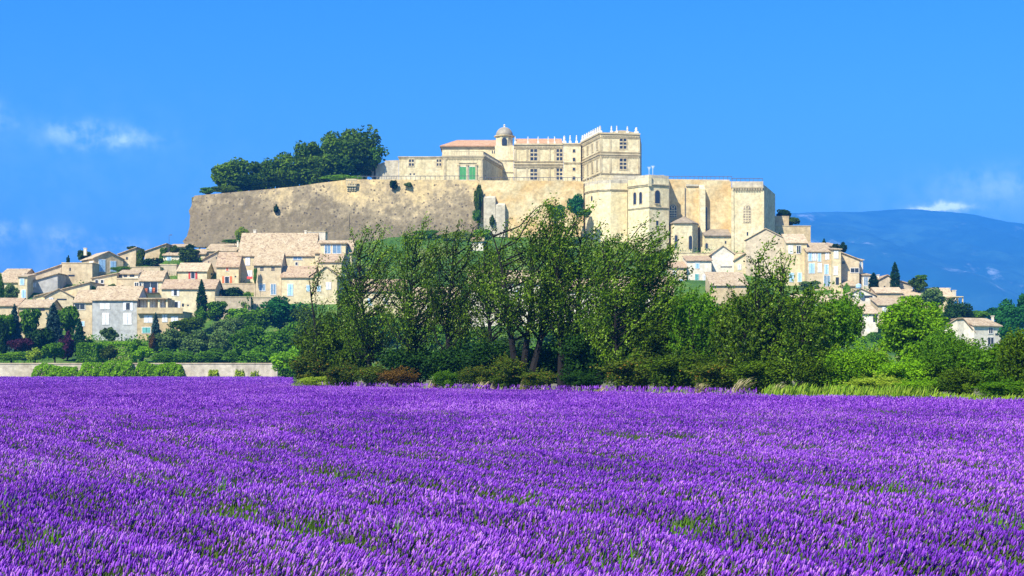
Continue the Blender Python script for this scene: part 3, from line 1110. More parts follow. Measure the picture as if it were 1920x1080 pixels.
def house(label, x0, x1, ye, yb, D=9.0, roof='side', rise=None, yr=None, wall='cream', tile='tile', wins=(), rwins=(), lwins=(), dY=0.0, Y=None,
          chim=(), group='stone houses of the hill village', over=.45, cat='house', name='house', bands=True):
    """front wall between photo columns x0..x1, eave row ye, foot row yb; dY = depth of the right corner minus the left one"""
    Y0 = depth_of(yb) if Y is None else Y
    s = Seg(x0, Y0, x1, Y0 + dY)
    Ym = Y0 + dY / 2
    zE, zB = Z(ye, Ym), Z(yb, Ym)
    zl = min(zB, ground_at(s.A.x, s.A.y), ground_at(s.B.x, s.B.y)) - 2.5
    L = s.L
    if rise is None:
        rise = (Z(yr, Ym + D / 2) - zE) if (yr is not None and roof in ('side', 'hip')) else (Z(yr, Ym + (D if roof == 'shed' else 0)) - zE) if yr is not None else D * .16
    c = s.pt(L / 2, -D / 2)
    root = empty(name, (c.x, c.y, zB), label, cat, group)
    P3 = lambda t, d, z: s.p3(t, -d, z)
    b = MB()
    th = .22
    r = MB()
    back = s.n * -D
    if roof == 'side':
        b.prism([P3(0, 0, zl), P3(0, 0, zE), P3(0, D / 2, zE + rise), P3(0, D, zE), P3(0, D, zl)], (s.u.x * L, s.u.y * L, 0))
        k = rise / (D / 2)
        o = over; e = .02
        r.prism([P3(-.3, -o, zE - o * k + e), P3(-.3, -o, zE - o * k + th), P3(-.3, D / 2, zE + rise + th), P3(-.3, D + o, zE - o * k + th), P3(-.3, D + o, zE - o * k + e),
                 P3(-.3, D / 2, zE + rise + e)], (s.u.x * (L + .6), s.u.y * (L + .6), 0))
    elif roof == 'gable':
        b.prism([P3(0, 0, zl), P3(L, 0, zl), P3(L, 0, zE), P3(L / 2, 0, zE + rise), P3(0, 0, zE)], (back.x, back.y, 0))
        k = rise / (L / 2)
        o = over; e = .02
        r.prism([P3(-o, -.4, zE - o * k + e), P3(L / 2, -.4, zE + rise + e), P3(L + o, -.4, zE - o * k + e), P3(L + o, -.4, zE - o * k + th), P3(L / 2, -.4, zE + rise + th),
                 P3(-o, -.4, zE - o * k + th)], (s.n.x * -(D + .8), s.n.y * -(D + .8), 0))
    elif roof in ('shed', 'shedl', 'shedr'):
        hs_ = {'shed': (zE, zE, zE + rise, zE + rise), 'shedl': (zE + rise, zE, zE, zE + rise), 'shedr': (zE, zE + rise, zE + rise, zE)}[roof]
        ft = [s.pt(0), s.pt(L), s.pt(L, -D), s.pt(0, -D)]
        b.extr([(p.x, p.y) for p in ft], zl, list(hs_))
        o = over
        ft = [s.pt(-.3, o), s.pt(L + .3, o), s.pt(L + .3, -D - .3), s.pt(-.3, -D - .3)]
        kz = rise / (D if roof == 'shed' else L)
        dz = {'shed': (-o * kz, -o * kz, .3 * kz, .3 * kz), 'shedl': (.3 * kz, -.3 * kz, -.3 * kz, .3 * kz), 'shedr': (-.3 * kz, .3 * kz, .3 * kz, -.3 * kz)}[roof]
        lo = [h + d + .02 for h, d in zip(hs_, dz)]
        r.hexa([(p.x, p.y, z) for p, z in zip(ft, lo)] + [(p.x, p.y, z + th) for p, z in zip(ft, lo)])
    elif roof == 'hip':
        ft = [s.pt(0), s.pt(L), s.pt(L, -D), s.pt(0, -D)]
        b.extr([(p.x, p.y) for p in ft], zl, zE)
        o = over
        q = min(D, L) / 2 * .95
        low = [P3(-o, -o, zE + .02), P3(L + o, -o, zE + .02), P3(L + o, D + o, zE + .02), P3(-o, D + o, zE + .02)]
        lw2 = [(p[0], p[1], p[2] + th) for p in low]
        r.hexa(low + lw2)
        R0, R1 = P3(q, D / 2, zE + rise + th), P3(L - q, D / 2, zE + rise + th)
        lw2 = [(p[0], p[1], p[2] + .01) for p in lw2]
        r.poly([lw2[0], lw2[1], R1, R0]); r.poly([lw2[2], lw2[3], R0, R1]); r.poly([lw2[1], lw2[2], R1]); r.poly([lw2[3], lw2[0], R0])
    else:
        ft = [s.pt(0), s.pt(L), s.pt(L, -D), s.pt(0, -D)]
        b.extr([(p.x, p.y) for p in ft], zl, zE)
        ft = [s.pt(-.12, .12), s.pt(L + .12, .12), s.pt(L + .12, -D - .12), s.pt(-.12, -D - .12)]
        r.extr([(p.x, p.y) for p in ft], zE + .01, zE + .28)
    b.build('wall', M[wall], root)
    ro = r.build('roof', M[tile if roof != 'flat' else 'trim'], root)
    for (cx, ct, cw, ch) in chim:       # photo column, top row, width px, height px
        Yc = Ym + D * .5
        zt = Z(ct, Yc); h = ch / F * Yc + .5; w = cw / F * Yc / 2
        q = MB()
        xc = X(cx, Yc)
        q.box(xc - w, xc + w, Yc - w, Yc + w, zt - h - .6, zt - .18)
        q.box(xc - w - .1, xc + w + .1, Yc - w - .1, Yc + w + .1, zt - .18, zt)
        q.build('chimney', M['white'], ro)
    for wd in wins:
        window(s, root, *wd)
    if rwins or lwins:
        sr = Seg(0, 1, 0, 2)
        if rwins:
            sr.A, sr.B = s.pt(L), s.pt(L, -D)
        else:
            sr.A, sr.B = s.pt(0, -D), s.pt(0)
        sr.L = D; sr.u = (sr.B - sr.A) / D; sr.n = Vector((sr.u.y, -sr.u.x))
        for wd in (rwins or lwins):
            window(sr, root, *wd)
    root['_'] = 0
    del root['_']
    return root, s

# ------------------------------------------------------------------ village, left of the castle
G1 = 'stone houses of the hill village'
H = house
H('blue grey rendered house with white shutters behind the clipped hedge', 173, 257, 562, 650, 11, yr=538, wall='bluegrey', tile='tile',
  wins=[(189, 570, 205, 579, 'cw'), (231, 568, 249, 581, 'sw'), (193, 588, 204, 608, 'cw'), (232, 588, 246, 608, 'cw')])
H('tan house with a long dark upper window beside the blue grey house', 139, 172.6, 566, 650, 10, yr=545, wall='tan', tile='tile', Y=357,
  wins=[(131.5 + 9, 570, 159, 580, 'd'), (150, 603, 158, 611, 'cb')])
r, s = H('ochre house with recessed terrace and long balcony right of the blue grey house', 257.4, 345, 586, 650, 9, 'flat', wall='ochre', Y=355,
         wins=[(271, 592, 285, 604, 'cw'), (267, 614, 282, 624, 'ct'), (305, 590, 313, 603, 'cw'), (322, 594, 333, 608, 'cw')])
b = MB(); t0, t1 = s.s_at(258), s.s_at(344)
s.bx(b, t0, t1, Z(588, 355), Z(587, 355), .02, .9); s.bx(b, t0, t1, Z(587, 355), Z(577, 355), .75, .9)
b.build('balcony', M['ochre'], r)
b = MB(); ft = [s.pt(s.s_at(258), -3), s.pt(s.s_at(312), -3), s.pt(s.s_at(312), -8.9), s.pt(s.s_at(258), -8.9)]
b.extr([(p.x, p.y) for p in ft], Z(587, 355), Z(561, 358)); b.build('upper_storey', M['tan'], r)
s2 = Seg(258, 358.02, 312, 358.02)
for q in (264, 281, 298):
    window(s2, r, q, 563, q + 10, 577, 'cw')
for q in (277, 296, 311):
    b = MB(); t = s.s_at(q); s.bx(b, t, t + .45, Z(588, 355), Z(560, 355), -.5, -.05)
    b.build('pillar', M['cream'], r)
b = MB(); s.bx(b, s.s_at(257), s.s_at(315), Z(561, 355), Z(558.5, 355), -4, .5); b.build('roof', M['tile'], r)

H('cream stone house with a pink roof behind the tall cypress', 303, 403, 541, 596, 10, yr=525, wall='cream', tile='tilered',
  wins=[(322, 543, 336, 554, 'sw'), (323, 566, 338, 578, 'sw'), (341, 569, 345, 575, 'hole'), (351, 571, 354, 574, 'hole')])
r, s = H('house with bright laundry on its balcony above the blue grey roof', 261, 304, 526, 565, 9, yr=509, wall='cream', tile='tile', Y=389,
         wins=[(269, 529, 295, 547, 'd'), (253 + 9, 531, 265, 543, 'd')])
b = MB(); s.bx(b, s.s_at(268), s.s_at(299), Z(550, 389), Z(549, 389), 0, 1.1)
for q in range(268, 300, 2):
    t = s.s_at(q); s.bx(b, t, t + .06, Z(549, 389), Z(544, 389), 1.02, 1.08)
s.bx(b, s.s_at(268), s.s_at(299), Z(544, 389), Z(543.4, 389), 1.0, 1.1)
b.build('balcony', M['iron'], r)
for q, mm in ((273, 'shut_orange'), (281, 'shut_blue'), (287, 'shut_orange')):
    b = MB(); t = s.s_at(q); s.bx(b, t, t + .7, Z(549, 389), Z(538 + (q % 5), 389), .6, .64)
    o = b.build('laundry', M[mm], None, (X(q, 389), 388.4, Z(549, 389)))
    tag(o, {273: 'orange towel at the left end of the laundry balcony', 281: 'pale blue towel drying on the laundry balcony', 287: 'orange cloth at the right of the laundry balcony'}[q], 'laundry')
H('flat topped tan block with a clerestory strip left of the laundry balcony', 219.5, 260.6, 523.5, 560, 8, 'flat', wall='tan', Y=391,
  wins=[(253, 530, 259.5, 543, 'd')])
H('low attic storey with dark strip windows on the tan block', 222, 259, 513.5, 526, 5, 'shed', 1.2, wall='white', tile='tile', Y=396,
  wins=[(223, 515, 229, 519.5, 'hole'), (232, 515, 238.5, 519.5, 'hole'), (243, 515, 252, 519.5, 'hole')])
H('pale house with closed red shutters below the garden terrace', 333, 388, 508, 535, 9.5, yr=494, wall='cream', tile='tilepale', rwins=[(395, 512, 398, 516, 'hole')],
  wins=[(353.5, 509, 370, 522, 'sr')])
H('cream house with orange shutters under a steep tiled roof', 406, 447.5, 499, 548, 9.5, yr=474, wall='cream', tile='tilered', Y=401.5,
  wins=[(424, 500.5, 428.5, 508, 'co'), (416.5, 519, 435, 531, 'so'), (440, 517, 443, 520, 'hole')])
r, s = H('tall cream house under the widest tiled roof below the rampart', 447.5, 590, 478, 545, 13, yr=438, wall='cream', tile='tile', Y=405,
         wins=[(461, 483, 468, 497, 'cw'), (464, 508, 472, 520, 'cw'), (550, 480, 566, 487, 'g'), (554, 492, 558, 497, 'd')], chim=[(573, 432, 4, 9)])
r, s = H('house with a big glazed dormer at the right end of the wide roof', 590.6, 660, 474, 545, 12, yr=452, wall='cream', tile='tile', Y=404,
         wins=[])
b = MB(); sd = Seg(601, 402.5, 648, 402.5)
b.extr([(sd.pt(0).x, sd.pt(0).y), (sd.pt(sd.L).x, sd.pt(sd.L).y), (sd.pt(sd.L, -8).x, sd.pt(sd.L, -8).y), (sd.pt(0, -8).x, sd.pt(0, -8).y)], Z(479, 402.5), Z(457.5, 402.5))
dm = b.build('dormer', M['cream'], r)
window(sd, r, 609, 460, 619.5, 475, 'g'); window(sd, r, 624, 460, 639, 475, 'g')
b = MB(); sd.bx(b, -.4, sd.L + .4, Z(457, 402.5), Z(455, 402.5), -8, .5); b.build('dormer_roof', M['tile'], r)
H('low pink lean-to roof under the glazed dormer', 597, 640, 491, 520, 6, 'shed', yr=478, wall='cream', tile='tilered', Y=396, cat='house')
H('narrow tan house with paired vents and blue doors beside the vine', 476, 527, 496, 575, 9, yr=474, wall='tan', tile='tile', Y=390,
  wins=[(487.5, 501, 494.5, 504, 'hole'), (487.5, 505, 494.5, 507.5, 'hole'), (508.5, 501, 515, 504, 'hole'), (508.5, 505, 515, 507.5, 'hole'), (487, 533, 497, 545, 'g'), (508, 533, 517, 552, 'g')])
H('cream house with pale blue shutters left of the slim tree', 527.6, 590, 519, 585, 9, yr=500, wall='cream', tile='tilered', Y=389,
  wins=[(539.5, 533, 549, 554, 'cb'), (584 - 9, 535, 581, 546, 'cb')])
H('cream gabled house with a blue shutter half hidden by the slim tree', 591, 632, 516, 585, 9, 'gable', yr=500, wall='cream', tile='tile', Y=388,
  wins=[(583 + 12, 536, 601, 546, 'cb'), (612, 530, 620, 542, 'cw')])
H('small pale attic block with dark openings on the ridge of the wide roof', 577, 610, 435, 452, 5, 'flat', wall='white', Y=421,
  wins=[(579, 438, 580.5, 449, 'hole'), (583, 444, 589, 447, 'hole'), (592, 443, 595, 448, 'hole')])
H('low house with a pale sloping roof left of the wide roof', 463, 508, 456, 480, 9, 'shed', yr=440, wall='cream', tile='tilepale', Y=420, chim=[(478, 431, 5, 8)])
H('long low tiled roof at the foot of the rampart', 385, 442, 471, 490, 9, 'shed', yr=459, wall='tan', tile='tile', Y=427, chim=[(452 - 6, 451, 3, 9)])
H('rough stone house with a slanting roof beside the orange shutters', 380, 408, 487, 525, 9, 'shedr', yr=472, wall='stone', tile='tile', Y=413,
  wins=[(390, 490, 392, 493, 'hole'), (414 - 9, 482, 407, 485, 'hole')])

# upper left skyline
H('broad gabled stone house with three pale blue shutters on the left skyline', 176, 231, 485, 520, 11, 'gable', yr=472, wall='ochre', tile='tilepale', Y=411, dY=5,
  wins=[(185.5, 487, 197, 509, 'cb'), (207, 490, 217, 509, 'cb')], lwins=[(168, 491, 175, 503, 'cw')], chim=[(160, 465, 5, 7)])
H('plain tan house with one small window on the left skyline', 222, 255, 477, 522, 8, 'shedr', yr=465, wall='tan', tile='tile', Y=417, wins=[(236, 482, 240, 487, 'hole')], chim=[(257, 464, 5, 8)])
H('tan stone gable rising behind the ivy garden', 271, 311, 472, 505, 9, 'shedr', yr=458, wall='ochre', tile='tile', Y=431)
H('small white garden house with a blue window under the rampart', 306, 336, 478.5, 500, 7, 'side', yr=471, wall='white', tile='tile', Y=424, wins=[(313, 481, 321, 493, 'cb')], chim=[(309, 469, 4, 9)])
H('low tan wall-like house between rampart foot and garden', 315, 352, 463, 480, 8, 'shed', yr=459, wall='tan', tile='tile', Y=437)
H('tan block with small dark openings in the middle of the left roofs', 116, 173, 494, 540, 10, 'flat', wall='tan', Y=405,
  wins=[(130, 502, 133, 508, 'hole'), (114 + 3, 515, 120, 519, 'hole'), (128, 515, 140, 518.5, 'hole')])
H('long stone house with a roof climbing to the right on the left skyline', 53, 115.5, 518, 545, 10, 'shedr', yr=497, wall='stone', tile='tile', Y=406)
H('grey sided house with a stepped roof below the left skyline', 52, 108, 530, 560, 9, 'shedr', yr=514, wall='grey', tile='tile', Y=397, wins=[(53, 530, 60, 538, 'g'), (62, 531, 67, 538, 'cw')])
H('narrow tower house with pale blue shutters near the left edge', 34, 51, 519, 575, 7, 'shed', 1.0, wall='cream', tile='tile', Y=392, wins=[(38, 523, 45, 534, 'cb'), (41, 544, 48, 560, 'cb')])
H('wide low house with an orange tinged roof at the left edge', -14, 33.5, 529, 570, 10, yr=513, wall='cream', tile='tile', Y=394)
H('far roof peeping over the left edge houses', 5, 48, 514, 535, 9, 'side', yr=505, wall='tan', tile='tile', Y=408)
H('house under the large unbroken roof in the left cluster', 66, 168, 556, 590, 16, 'shedr', yr=530, wall='cream', tile='tile', Y=378)
H('cream gabled house with a small white window left of the tan house', 84, 137, 556, 600, 11, 'gable', yr=542, wall='cream', tile='tile', Y=368, dY=1.5,
  wins=[(93, 559, 99, 568, 'cw'), (107, 560, 125, 563, 'hole')], lwins=[(60, 558, 66, 561, 'hole')])
H('cream house with two small white framed windows in the left cluster', 172, 219, 522.5, 555, 8, 'shedr', yr=513, wall='cream', tile='tile', Y=394, wins=[(179, 525, 184, 531, 'd'), (189, 525, 194, 531, 'd')])
H('shaded roof terrace house behind the blue grey roof', 137, 215, 543, 570, 7, 'shed', yr=536, wall='white', tile='tilepale', Y=384, wins=[(142, 543, 146, 552, 'hole'), (153, 544, 161, 549, 'hole'), (185, 541, 196, 547, 'hole'), (201, 541, 206, 546, 'hole')])
H('low house with a pink roof at the bottom left', -16, 34, 573, 625, 9, yr=560, wall='tan', tile='tilered', Y=352)
H('ochre gabled house behind the blue conifer', 36, 92, 576, 630, 10, yr=563, wall='ochre', tile='tile', Y=350, wins=[(70, 577, 84, 583, 'hole')])
H('low stone garden store on the terrace above the red shutters', 290, 331, 497, 512, 5, 'flat', wall='stone', Y=412)
H('small stone retaining house below the blue doors', 472, 530, 558, 592, 6, 'flat', wall='stone', Y=381)

# seen through the gaps of the tall trees
H('pale house glimpsed between the two slender middle trunks', 660, 760, 545, 640, 9, yr=525, wall='cream', tile='tilered', Y=378, wins=[(690, 560, 697, 572, 'cb'), (720, 560, 727, 572, 'cw')])
H('tan house glimpsed behind the middle trees', 770, 860, 560, 650, 9, yr=540, wall='tan', tile='tile', Y=372, wins=[(800, 575, 808, 588, 'cw')])
H('white house glimpsed behind the leaning multi-stem tree', 878, 1012, 530, 640, 10, yr=508, wall='white', tile='tile', Y=372, wins=[(925, 540, 933, 552, 'cb'), (968, 545, 976, 558, 'cb')])
H('white walled house glimpsed through the windblown trees', 1020, 1130, 545, 640, 9, yr=522, wall='white', tile='tilered', Y=376)
H('cream house glimpsed under the castle church', 1132, 1262, 552, 640, 9, yr=520, wall='white', tile='tile', Y=382, wins=[(1180, 566, 1188, 580, 'cw')])
H('tiny tan roof on the grass slope under the rampart', 884, 906, 452, 470, 5, 'shed', yr=446, wall='white', tile='tilered', Y=432)

# ------------------------------------------------------------------ village, right of the castle
G2 = 'stone houses of the hill village'
H('white house with pale blue shutters under the church apse', 1288, 1334, 489, 560, 9, 'shed', yr=481, wall='white', tile='tilered', Y=408, wins=[(1304, 494, 1311, 503, 'cb'), (1303, 514, 1310, 525, 'ct'), (1318, 516, 1324, 526, 'cw')])
H('bright white gabled building against the church wall', 1335, 1376, 476, 545, 10, 'gable', yr=461, wall='white', tile='tilepale', Y=414, wins=[(1351, 499.5, 1373, 501.5, 'hole')])
H('ochre house with a low roof between white gable and round tree', 1333, 1402, 535, 580, 11, 'shed', yr=512, wall='ochre', tile='tile', Y=386, wins=[(1374, 520 + 18, 1377, 541, 'hole')])
H('large stone gable under the west end of the church', 1398, 1474, 449, 545, 20, 'gable', yr=429, wall='stone', tile='tilepale', Y=412, dY=-4)
H('tall stone house with a dark eave at the corner of the church', 1474.6, 1513, 455, 560, 12, 'side', yr=440, wall='cream', tile='tilepale', Y=404, wins=[(1479, 461, 1486, 475, 'cw'), (1494, 461, 1501, 475, 'd'), (1480, 512, 1488, 528, 'cb'), (1496, 512, 1503, 528, 'cb')])
H('long stone house with two rows of pale blue shutters right of the church', 1513.6, 1560, 472, 570, 10, 'shed', yr=457, wall='tan', tile='tile', Y=400,
  wins=[(1516, 474, 1522, 489, 'cb'), (1524.5, 475, 1530, 488, 'cw'), (1533.5, 475, 1539, 490, 'cb'), (1548, 474, 1554, 486, 'cw'), (1517, 494, 1527, 512, 'cb'), (1534, 494, 1540, 510, 'cw'), (1546, 496, 1553, 514, 'cb'), (1545, 517, 1556, 536, 'g')])
H('corner tower house with stacked white windows and a small flat roof', 1560.6, 1577, 468, 560, 9, 'shed', 1.0, wall='cream', tile='tile', Y=398, wins=[(1564, 471, 1571, 484, 'cw'), (1564, 500, 1570, 515, 'cw'), (1567, 520, 1573, 534, 'hole')])
H('tiny belvedere with a hipped pink roof above the long stone house', 1540, 1574, 462, 480, 8, 'hip', 1.3, wall='cream', tile='tilered', Y=413)
H('stone house with a climbing roof and a dark triple window', 1577.6, 1611, 487, 555, 9, 'shedl', yr=474, wall='tan', tile='tilepale', Y=402, wins=[(1575 + 4, 477 + 13, 1584, 495, 'hole'), (1595, 503, 1610, 511, 'd')])
H('slim end tower with a dark eave on the right skyline', 1606, 1618, 488, 545, 7, 'shed', .9, wall='white', tile='tilepale', Y=405, wins=[(1609, 491, 1615, 500, 'g')])
H('low flat house with a shaded porch left of the small cypress', 1617.6, 1632, 516, 545, 7, 'shed', .9, wall='white', tile='tile', Y=402, wins=[(1620, 520, 1627, 535, 'g')])
H('white gabled house with a blue tank on its ridge', 1585, 1642, 554, 585, 11, 'gable', yr=541, wall='white', tile='tile', Y=383, wins=[(1590, 554, 1603, 558, 'hole'), (1621, 554, 1636, 559, 'hole')])
H('low tiled house joined to the right of the white gable', 1642.6, 1692, 549, 585, 9, yr=540, wall='tan', tile='tilepale', Y=384)
H('stone gabled house between the two dark cypresses', 1647, 1680, 525, 550, 8, 'gable', yr=516, wall='stone', tile='tilered', Y=397, wins=[(1657, 536, 1660, 539, 'hole')], chim=[(1646, 515, 4, 10)])
H('low stone ruin right of the tall cypress', 1682, 1711, 534, 560, 7, 'shedl', yr=526, wall='stone', tile='tile', Y=396)
H('house with a pink roof left of the white walled barn', 1568, 1601, 565, 600, 8, 'shed', yr=553, wall='cream', tile='tile', Y=372)
r, s = H('white walled barn with a dark doorway left of the round tree', 1600, 1646, 588, 640, 9, 'shed', yr=572, wall='white', tile='tilepale', Y=362, wins=[(1637, 590, 1645, 604, 'hole')])
H('tan roofed house behind the round tree', 1690, 1740, 555, 590, 9, 'shed', yr=544, wall='cream', tile='tilepale', Y=384)
H('long cream house with twin white chimneys on the right slope', 1724, 1786, 556, 600, 9, 'side', yr=541, wall='cream', tile='tilepale', Y=386, chim=[(1777.5, 540, 7, 15), (1788, 544, 7, 14)])
r, s = H('end house with a dark open loggia on the right slope', 1784, 1806, 572, 600, 8, 'flat', wall='cream', Y=381, wins=[])
b = MB()
for q in (1784.5, 1795, 1804.5):
    t = s.s_at(q); s.bx(b, t, t + .3, Z(572, 381) + .3, Z(557, 381), -.4, -.1)
s.bx(b, 0, s.L, Z(557, 381), Z(555.5, 381), -6, .2)
b.build('loggia', M['cream'], r)
H('white farmhouse standing alone among the trees at the lower right', 1826, 1876, 611, 660, 10, yr=598, wall='white', tile='tile', Y=318, dY=3, wins=[(1854, 615, 1861, 625, 'd'), (1852, 633, 1863, 646, 'd'), (1866, 625, 1872, 629, 'hole')], chim=[(1861, 592, 4, 9)])
H('lower wing with a sloping pink roof on the white farmhouse', 1807, 1826, 622, 660, 9, 'shedl', yr=600, wall='white', tile='tilered', Y=318.5)

H('small tan house squeezed under the apse', 1256, 1287, 502, 560, 8, 'shed', yr=492, wall='tan', tile='tilered', Y=407, wins=[(1262, 508, 1267, 517, 'cw'), (1274, 524, 1280, 535, 'cb')])
H('narrow cream house between the white gable and the large stone gable', 1377, 1399, 488, 545, 9, 'shedr', yr=474, wall='cream', tile='tile', Y=413, wins=[(1384, 496, 1389, 505, 'cw')])
H('low cream house under the long stone house', 1492, 1560, 566, 600, 8, 'shed', yr=554, wall='cream', tile='tilepale', Y=382, wins=[(1505, 572, 1512, 582, 'cw'), (1530, 572, 1537, 582, 'cb')])
H('low tan house with a pale roof beside the white walled barn', 1646.6, 1700, 572, 610, 8, 'shed', yr=560, wall='tan', tile='tile', Y=372, wins=[(1655, 577, 1661, 585, 'cw')])
H('small house with a dark porch under the climbing roof house', 1578, 1604, 536, 560, 6, 'shed', yr=526, wall='cream', tile='tile', Y=397, wins=[(1583, 538, 1592, 548, 'hole')])
H('small house at the foot of the rampart behind the round garden tree', 350, 385, 476, 495, 8, 'side', yr=468, wall='tan', tile='tile', Y=425, wins=[(372, 479, 376, 485, 'hole')])
H('cream house behind the stone garden wall right of the tall cypress', 404, 446, 545, 575, 8, 'flat', wall='stone', Y=388)

# small village things
b = MB(); xm = X(317, 420)
b.tube([(xm, 420, Z(492, 420)), (xm, 420, Z(441, 420))], [.09, .05], 6); b.tube([(xm, 420, Z(441, 420)), (xm + .5, 420, Z(440.4, 420))], [.06, .06], 6)
b.box(xm + .3, xm + .9, 419.8, 420.2, Z(441.2, 420), Z(440, 420))
tag(b.build('lamp_post', M['metal'], None, (xm, 420, Z(492, 420))), 'thin dark lamp post against the sky left of the rampart', 'lamp post')
b = MB(); b.lathe(X(1610, 381), 381, [(.55, Z(541, 381)), (.75, Z(539, 381)), (.75, Z(534, 381)), (.3, Z(532, 381))], 10)
tag(b.build('water_tank', M['shut_blue'], None, (X(1610, 381), 381, Z(541, 381))), 'small blue water tank on the white gabled house', 'tank')
b = MB(); b.hexa([(X(463, 400), 400, Z(523, 400)), (X(473, 400), 400, Z(523, 400)), (X(473, 403), 403, Z(519, 403)), (X(463, 403), 403, Z(519, 403)),
                  (X(463, 400), 400, Z(522.4, 400)), (X(473, 400), 400, Z(522.4, 400)), (X(473, 403), 403, Z(518.4, 403)), (X(463, 403), 403, Z(518.4, 403))])
tag(b.build('awning', M['shut_red'], None, (X(468, 401), 401, Z(523, 401))), 'small red awning on the tall cream house beside the vine', 'awning')
for q, (ax, ay) in enumerate(((1217, 313), (1224, 311))):
    b = MB(); x_ = X(ax, 452)
    b.tube([(x_, 452, Z(331, 452)), (x_, 452, Z(ay, 452))], [.06, .05], 5)
    for k in range(3):
        zz = Z(ay, 452) - .12 - .3 * k
        b.box(x_ - .55 + .12 * k, x_ + .55 - .12 * k, 451.95, 452.05, zz, zz + .09)
    tag(b.build('antenna', M['whitemetal'], None, (x_, 452, Z(331, 452))), ('shorter white rooftop antenna right of the castle tower', 'taller white rooftop antenna, the one farther from the castle tower')[q], 'antenna', 'rooftop antennas')

# garden wall along the back of the field
s = Seg(-60, 262, 520, 258)
c = s.pt(s.L / 2)
root = empty('garden_wall', (c.x, c.y, 0), 'long low pale stone wall behind the left end of the lavender', 'wall')
b = MB(); s.bx(b, 0, s.L, -.4, Z(682.5, 260), -.6, 0); b.build('wall', M['oldwall'], root)
b = MB(); s.bx(b, -.1, s.L + .1, Z(682.5, 260) + .01, Z(680.5, 260), -.7, .1); b.build('coping', M['stone'], root)

# ------------------------------------------------------------------ ramparts
def ribbon(top, bot, thick, step=1.6, rough=.35, seed=1, ragged_left=0.0):
    """masonry wall between a top line and a bottom line of (px, row, depth); rough front face, flat back"""
    b = MB()
    def res(line):
        P_ = [Vector((X(p, y_), y_, Z(r, y_))) for p, r, y_ in line]
        ln = [0]
        for i in range(1, len(P_)):
            ln.append(ln[-1] + (P_[i] - P_[i - 1]).length)
        return P_, ln
    T, tl = res(top); B, bl = res(bot)
    nu = max(2, int(tl[-1] / step)); nv = max(2, int((T[0].z - B[0].z) / step))
    def at(P_, ln, f):
        d = f * ln[-1]
        for i in range(1, len(P_)):
            if d <= ln[i] + 1e-6:
                return P_[i - 1].lerp(P_[i], (d - ln[i - 1]) / max(1e-6, ln[i] - ln[i - 1]))
        return P_[-1]
    idx = {}
    for i in range(nu + 1):
        t, q = at(T, tl, i / nu), at(B, bl, i / nu)
        for j in range(nv + 1):
            p = q.lerp(t, j / nv)
            nz = mnoise.fractal(Vector((p.x * .23, p.z * .23, seed * 7.1)), 1.0, 2.0, 4)
            p.y -= nz * rough * (1 if 0 < j < nv else .3)
            if i == 0 and ragged_left:
                p.x += mnoise.noise(Vector((seed, p.z * .55, 3))) * ragged_left + mnoise.noise(Vector((seed, p.z * .2, 9))) * ragged_left
            idx[i, j] = len(b.v); b.v.append(tuple(p))
    for i in range(nu):
        for j in range(nv):
            b.f.append((idx[i, j], idx[i + 1, j], idx[i + 1, j + 1], idx[i, j + 1]))
    # back and cap
    bk = {}
    for i in range(nu + 1):
        for j in (0, nv):
            p = b.v[idx[i, j]]
            bk[i, j] = len(b.v); b.v.append((p[0], p[1] + thick, p[2]))
    for i in range(nu):
        b.f.append((idx[i, nv], idx[i + 1, nv], bk[i + 1, nv], bk[i, nv]))
        b.f.append((bk[i + 1, 0], bk[i, 0], bk[i, nv], bk[i + 1, nv]))
    b.f.append(tuple(idx[0, j] for j in range(nv + 1)) + (bk[0, nv], bk[0, 0]))
    b.f.append(tuple(idx[nu, j] for j in reversed(range(nv + 1))) + (bk[nu, 0], bk[nu, nv]))
    return b


def railing(root, seg, t0, t1, z0, h, mat, sp=.9, o=.0, name='railing', thick=.12):
    b = MB()
    k = max(2, int((t1 - t0) / sp))
    for i in range(k + 1):
        t = t0 + (t1 - t0) * i / k
        seg.bx(b, t - thick / 2, t + thick / 2, z0, z0 + h - .15, o - thick, o)
    seg.bx(b, t0 - .1, t1 + .1, z0 + h - .15, z0 + h, o - thick - .05, o + .05)
    return b.build(name, M[mat], root)


root = empty('rampart_wall', (X(505, 446), 446, Z(450, 446)), 'long grey weathered rampart wall with rough masonry under the dark trees', 'rampart')
top = [(362, 367, 448), (430, 361, 447), (500, 355, 446.5), (560, 349, 446), (600, 343, 446), (655, 336.5, 446)]
bot = [(347, 462, 446), (430, 466, 445), (500, 464, 444.5), (560, 462, 444), (600, 460, 444), (655, 458, 444)]
ribbon(top, bot, 3, rough=.28, seed=3, ragged_left=1.2).build('wall', M['rampart'], root)
s = Seg(650, 445.6, 668, 445.6)
b = MB()
s.bx(b, 0, s.L, Z(350, 445.6), Z(348.6, 445.6), -1, 1.0)
for i in range(7):
    t = s.L * i / 6
    s.bx(b, t - .12, t + .12, Z(348.6, 445.6), Z(339, 445.6), .78, .96)
s.bx(b, -.15, s.L + .15, Z(339, 445.6), Z(336, 445.6), .7, 1.05)
for i in range(4):
    t = s.L * (i + .5) / 4
    s.bx(b, t - .25, t + .25, Z(355, 445.6), Z(350, 445.6), -.4, .55); s.bx(b, t - .25, t + .25, Z(358, 445.6), Z(355, 445.6), -.4, .25)
b.build('corbelled_balcony', M['trim'], root)

